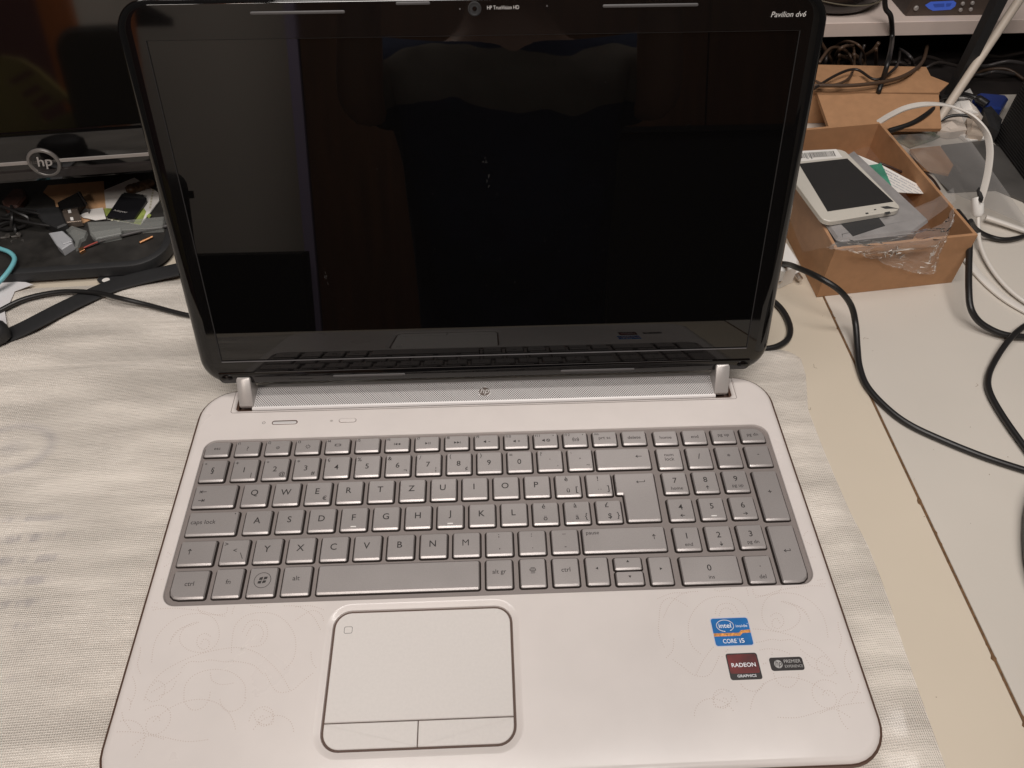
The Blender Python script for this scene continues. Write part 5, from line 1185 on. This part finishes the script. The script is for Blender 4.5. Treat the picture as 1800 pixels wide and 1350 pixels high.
# the photographer, seated behind the camera
def skinned(name, pts, edges, radii, m, parent, loc, sub=2, mats=None):
    me = bpy.data.meshes.new(name); me.from_pydata([((Vector(p)-Vector(loc))*MM) for p in pts], edges, [])
    o = bpy.data.objects.new(name, me); COL.objects.link(o); me.materials.append(m)
    s = o.modifiers.new('skin', 'SKIN'); o.modifiers.new('sub', 'SUBSURF').levels = sub; o.modifiers['sub'].render_levels = sub
    s.use_smooth_shade = True
    for i, r_ in enumerate(radii):
        r_ = r_ if isinstance(r_, tuple) else (r_, r_); me.skin_vertices[0].data[i].radius = (r_[0]*MM, r_[1]*MM)
    me.skin_vertices[0].data[0].use_root = True
    dg = bpy.context.evaluated_depsgraph_get(); m2 = bpy.data.meshes.new_from_object(o.evaluated_get(dg))
    bpy.data.objects.remove(o); m2.name = name
    for p in m2.polygons: p.use_smooth = True
    o = bpy.data.objects.new(name, m2); COL.objects.link(o)
    if parent: o.parent = parent
    else: o.location = Vector(loc)*MM
    return o
PX, PY = 40.0, -455.0
loc = (PX, PY, FZ)
per = thing('person', 'seated person in a dark t-shirt with a grey chest stripe, mirrored in the laptop screen', 'person', loc)
pts = [(PX, PY-30, -230), (PX, PY-25, -60), (PX, PY-15, 120), (PX, PY-10, 270), (PX, PY, 345), (PX, PY+8, 420), (PX, PY+20, 500), (PX, PY+28, 560),
       (PX-175, PY, 315), (PX-212, PY+45, 262), (PX-182, PY+160, 430), (PX-118, PY+255, 490),
       (PX+175, PY, 315), (PX+212, PY+45, 262), (PX+182, PY+160, 430), (PX+118, PY+255, 490),
       (PX-100, PY-20, -250), (PX-130, PY+330, -240), (PX-130, PY+340, -640), (PX-130, PY+440, -720),
       (PX+100, PY-20, -250), (PX+130, PY+330, -240), (PX+130, PY+340, -640), (PX+130, PY+440, -720)]
ed = [(0,1),(1,2),(2,3),(3,4),(4,5),(5,6),(6,7),(3,8),(8,9),(9,10),(10,11),(3,12),(12,13),(13,14),(14,15),(0,16),(16,17),(17,18),(18,19),(0,20),(20,21),(21,22),(22,23)]
rad = [(150,110),(140,100),(150,105),(150,100),(70,62),(52,52),(78,92),(70,84),(52,52),(38,38),(27,27),(24,24),(52,52),(38,38),(27,27),(24,24),(80,80),(62,62),(46,46),(34,30),(80,80),(62,62),(46,46),(34,30)]
skinned('body', pts, ed, rad, MT['skin'], per, loc)
# shirt
mshirt = bpy.data.materials.new('shirt'); mshirt.use_nodes = True; nt = mshirt.node_tree; b = nt.nodes['Principled BSDF']; b.inputs['Roughness'].default_value = .9
ge = nt.nodes.new('ShaderNodeNewGeometry'); sp = nt.nodes.new('ShaderNodeSeparateXYZ'); nt.links.new(ge.outputs['Position'], sp.inputs[0])
rp_ = nt.nodes.new('ShaderNodeValToRGB'); rp_.color_ramp.interpolation = 'CONSTANT'
mr = nt.nodes.new('ShaderNodeMapRange'); mr.inputs[1].default_value = .0; mr.inputs[2].default_value = .5
nzs = nt.nodes.new('ShaderNodeTexNoise'); nzs.inputs['Scale'].default_value = 7; nt.links.new(ge.outputs['Position'], nzs.inputs['Vector'])
ma = nt.nodes.new('ShaderNodeMath'); ma.operation = 'MULTIPLY_ADD'; nt.links.new(nzs.outputs['Fac'], ma.inputs[0]); ma.inputs[1].default_value = .09; mb = nt.nodes.new('ShaderNodeMath'); mb.operation = 'SUBTRACT'; mb.inputs[1].default_value = .045
nt.links.new(sp.outputs[2], mb.inputs[0]); nt.links.new(mb.outputs[0], ma.inputs[2]); nt.links.new(ma.outputs[0], mr.inputs[0])
bps = nt.nodes.new('ShaderNodeBump'); bps.inputs['Strength'].default_value = 1; bps.inputs['Distance'].default_value = .05; nt.links.new(nzs.outputs['Fac'], bps.inputs['Height']); nt.links.new(bps.outputs[0], b.inputs['Normal']); nt.links.new(mr.outputs[0], rp_.inputs[0])
el = rp_.color_ramp.elements; el[0].position = 0; el[0].color = (.012, .022, .06, 1); el[1].position = .53; el[1].color = (.19, .165, .135, 1); e3 = el.new(.675); e3.color = (.012, .022, .06, 1)
nt.links.new(rp_.outputs[0], b.inputs['Base Color'])
sp_ = [(PX, PY-30, -210), (PX, PY-25, -60), (PX, PY-15, 120), (PX, PY-10, 275), (PX, PY-4, 338), (PX-172, PY+2, 315), (PX-212, PY+30, 262), (PX+172, PY+2, 315), (PX+212, PY+30, 262)]
se = [(0,1),(1,2),(2,3),(3,4),(3,5),(5,6),(3,7),(7,8)]
skinned('shirt', sp_, se, [(166,126),(158,118),(166,120),(165,116),(84,74),(66,66),(58,58),(66,66),(58,58)], mshirt, per, loc)
tp_ = [(PX, PY-28, -235), (PX-100, PY-20, -250), (PX-130, PY+330, -238), (PX-130, PY+340, -660), (PX+100, PY-20, -250), (PX+130, PY+330, -238), (PX+130, PY+340, -660)]
skinned('trousers', tp_, [(0,1),(1,2),(2,3),(0,4),(4,5),(5,6)], [(164,124),(95,92),(76,76),(62,62),(95,92),(76,76),(62,62)], MT['darkfab'], per, loc)
hd = Vector((PX, PY+26, 530))
def ell(g, c, rx, ry, rz, n=14, m_=8, zmin=-1.0):
    g.loft([[(c[0]+rx*math.sqrt(max(0.02, 1-t*t))*math.cos(a), c[1]+ry*math.sqrt(max(0.02, 1-t*t))*math.sin(a), c[2]+rz*t) for a in [2*math.pi*k/n for k in range(n)]] for t in [zmin+(1-zmin)*j/m_ for j in range(m_+1)]])
g = G(); ell(g, hd+Vector((0, -14, 18)), 88, 100, 92, zmin=-.1); g.build('hair', MT['darkfab'], per, smooth=True)
for s_ in (-1, 1):
    g = G(); ell(g, hd+Vector((s_*32, 96, 2)), 13, 8, 8); g.build('eye', MT['whitebar'], per, smooth=True)
    g = G(); ell(g, hd+Vector((s_*92, 4, -4)), 9, 18, 30); g.build('ear', MT['skin'], per, smooth=True)
    base = Vector((PX+s_*112, PY+258, 498))
    hp_ = [base, base+Vector((-s_*6, 24, 40))]; he = [(0, 1)]; hr = [26, (38, 20)]
    for k in range(4):
        a = base+Vector((s_*(18-12*k), 30, 78)); m_ = a+Vector((-s_*8, 14, 26-3*abs(k-1.5))); t_ = m_+Vector((-s_*20, 14, 6)); n0 = len(hp_)
        hp_ += [a, m_, t_]; he += [(1, n0), (n0, n0+1), (n0+1, n0+2)]; hr += [10, 9, 8]
    n0 = len(hp_); hp_ += [base+Vector((-s_*34, 24, 44)), base+Vector((-s_*48, 34, 64))]; he += [(1, n0), (n0, n0+1)]; hr += [11, 9]
    skinned('hand', hp_, he, hr, MT['skin'], per, loc, 1)
g = G(); ell(g, hd+Vector((0, 106, -20)), 13, 18, 22); g.build('nose', MT['skin'], per, smooth=True)
g = G(); ell(g, hd+Vector((0, 92, -56)), 26, 10, 7); g.build('mouth', mat('lips', (.40,.16,.13), .5), per, smooth=True)
st_ = thing('office_chair', 'black office chair under the seated person, mirrored in the laptop screen', 'chair', (PX, PY-60, FZ))
g = G(); g.prism(rrect(PX-240, PY-230, PX+240, PY+170, 60, 5), -390, -325, bev=15); g.build('seat', MT['darkfab'], st_)
g = G(); g.tube([(PX, PY-30, FZ+70), (PX, PY-30, -390)], 28, 10); g.build('column', MT['metal'], st_)
for k in range(5):
    a = k*2*math.pi/5; g = G(); g.tube([(PX, PY-30, FZ+75), (PX+300*math.cos(a), PY-30+300*math.sin(a), FZ+40)], 18, 8); lg = g.build('leg', MT['rubber'], st_)
    g = G(); c = Vector((PX+300*math.cos(a), PY-30+300*math.sin(a), FZ+26)); g.tube([c+Vector((-12, 0, 0)), c+Vector((12, 0, 0))], 25, 10); g.build('castor', MT['rubber'], lg)
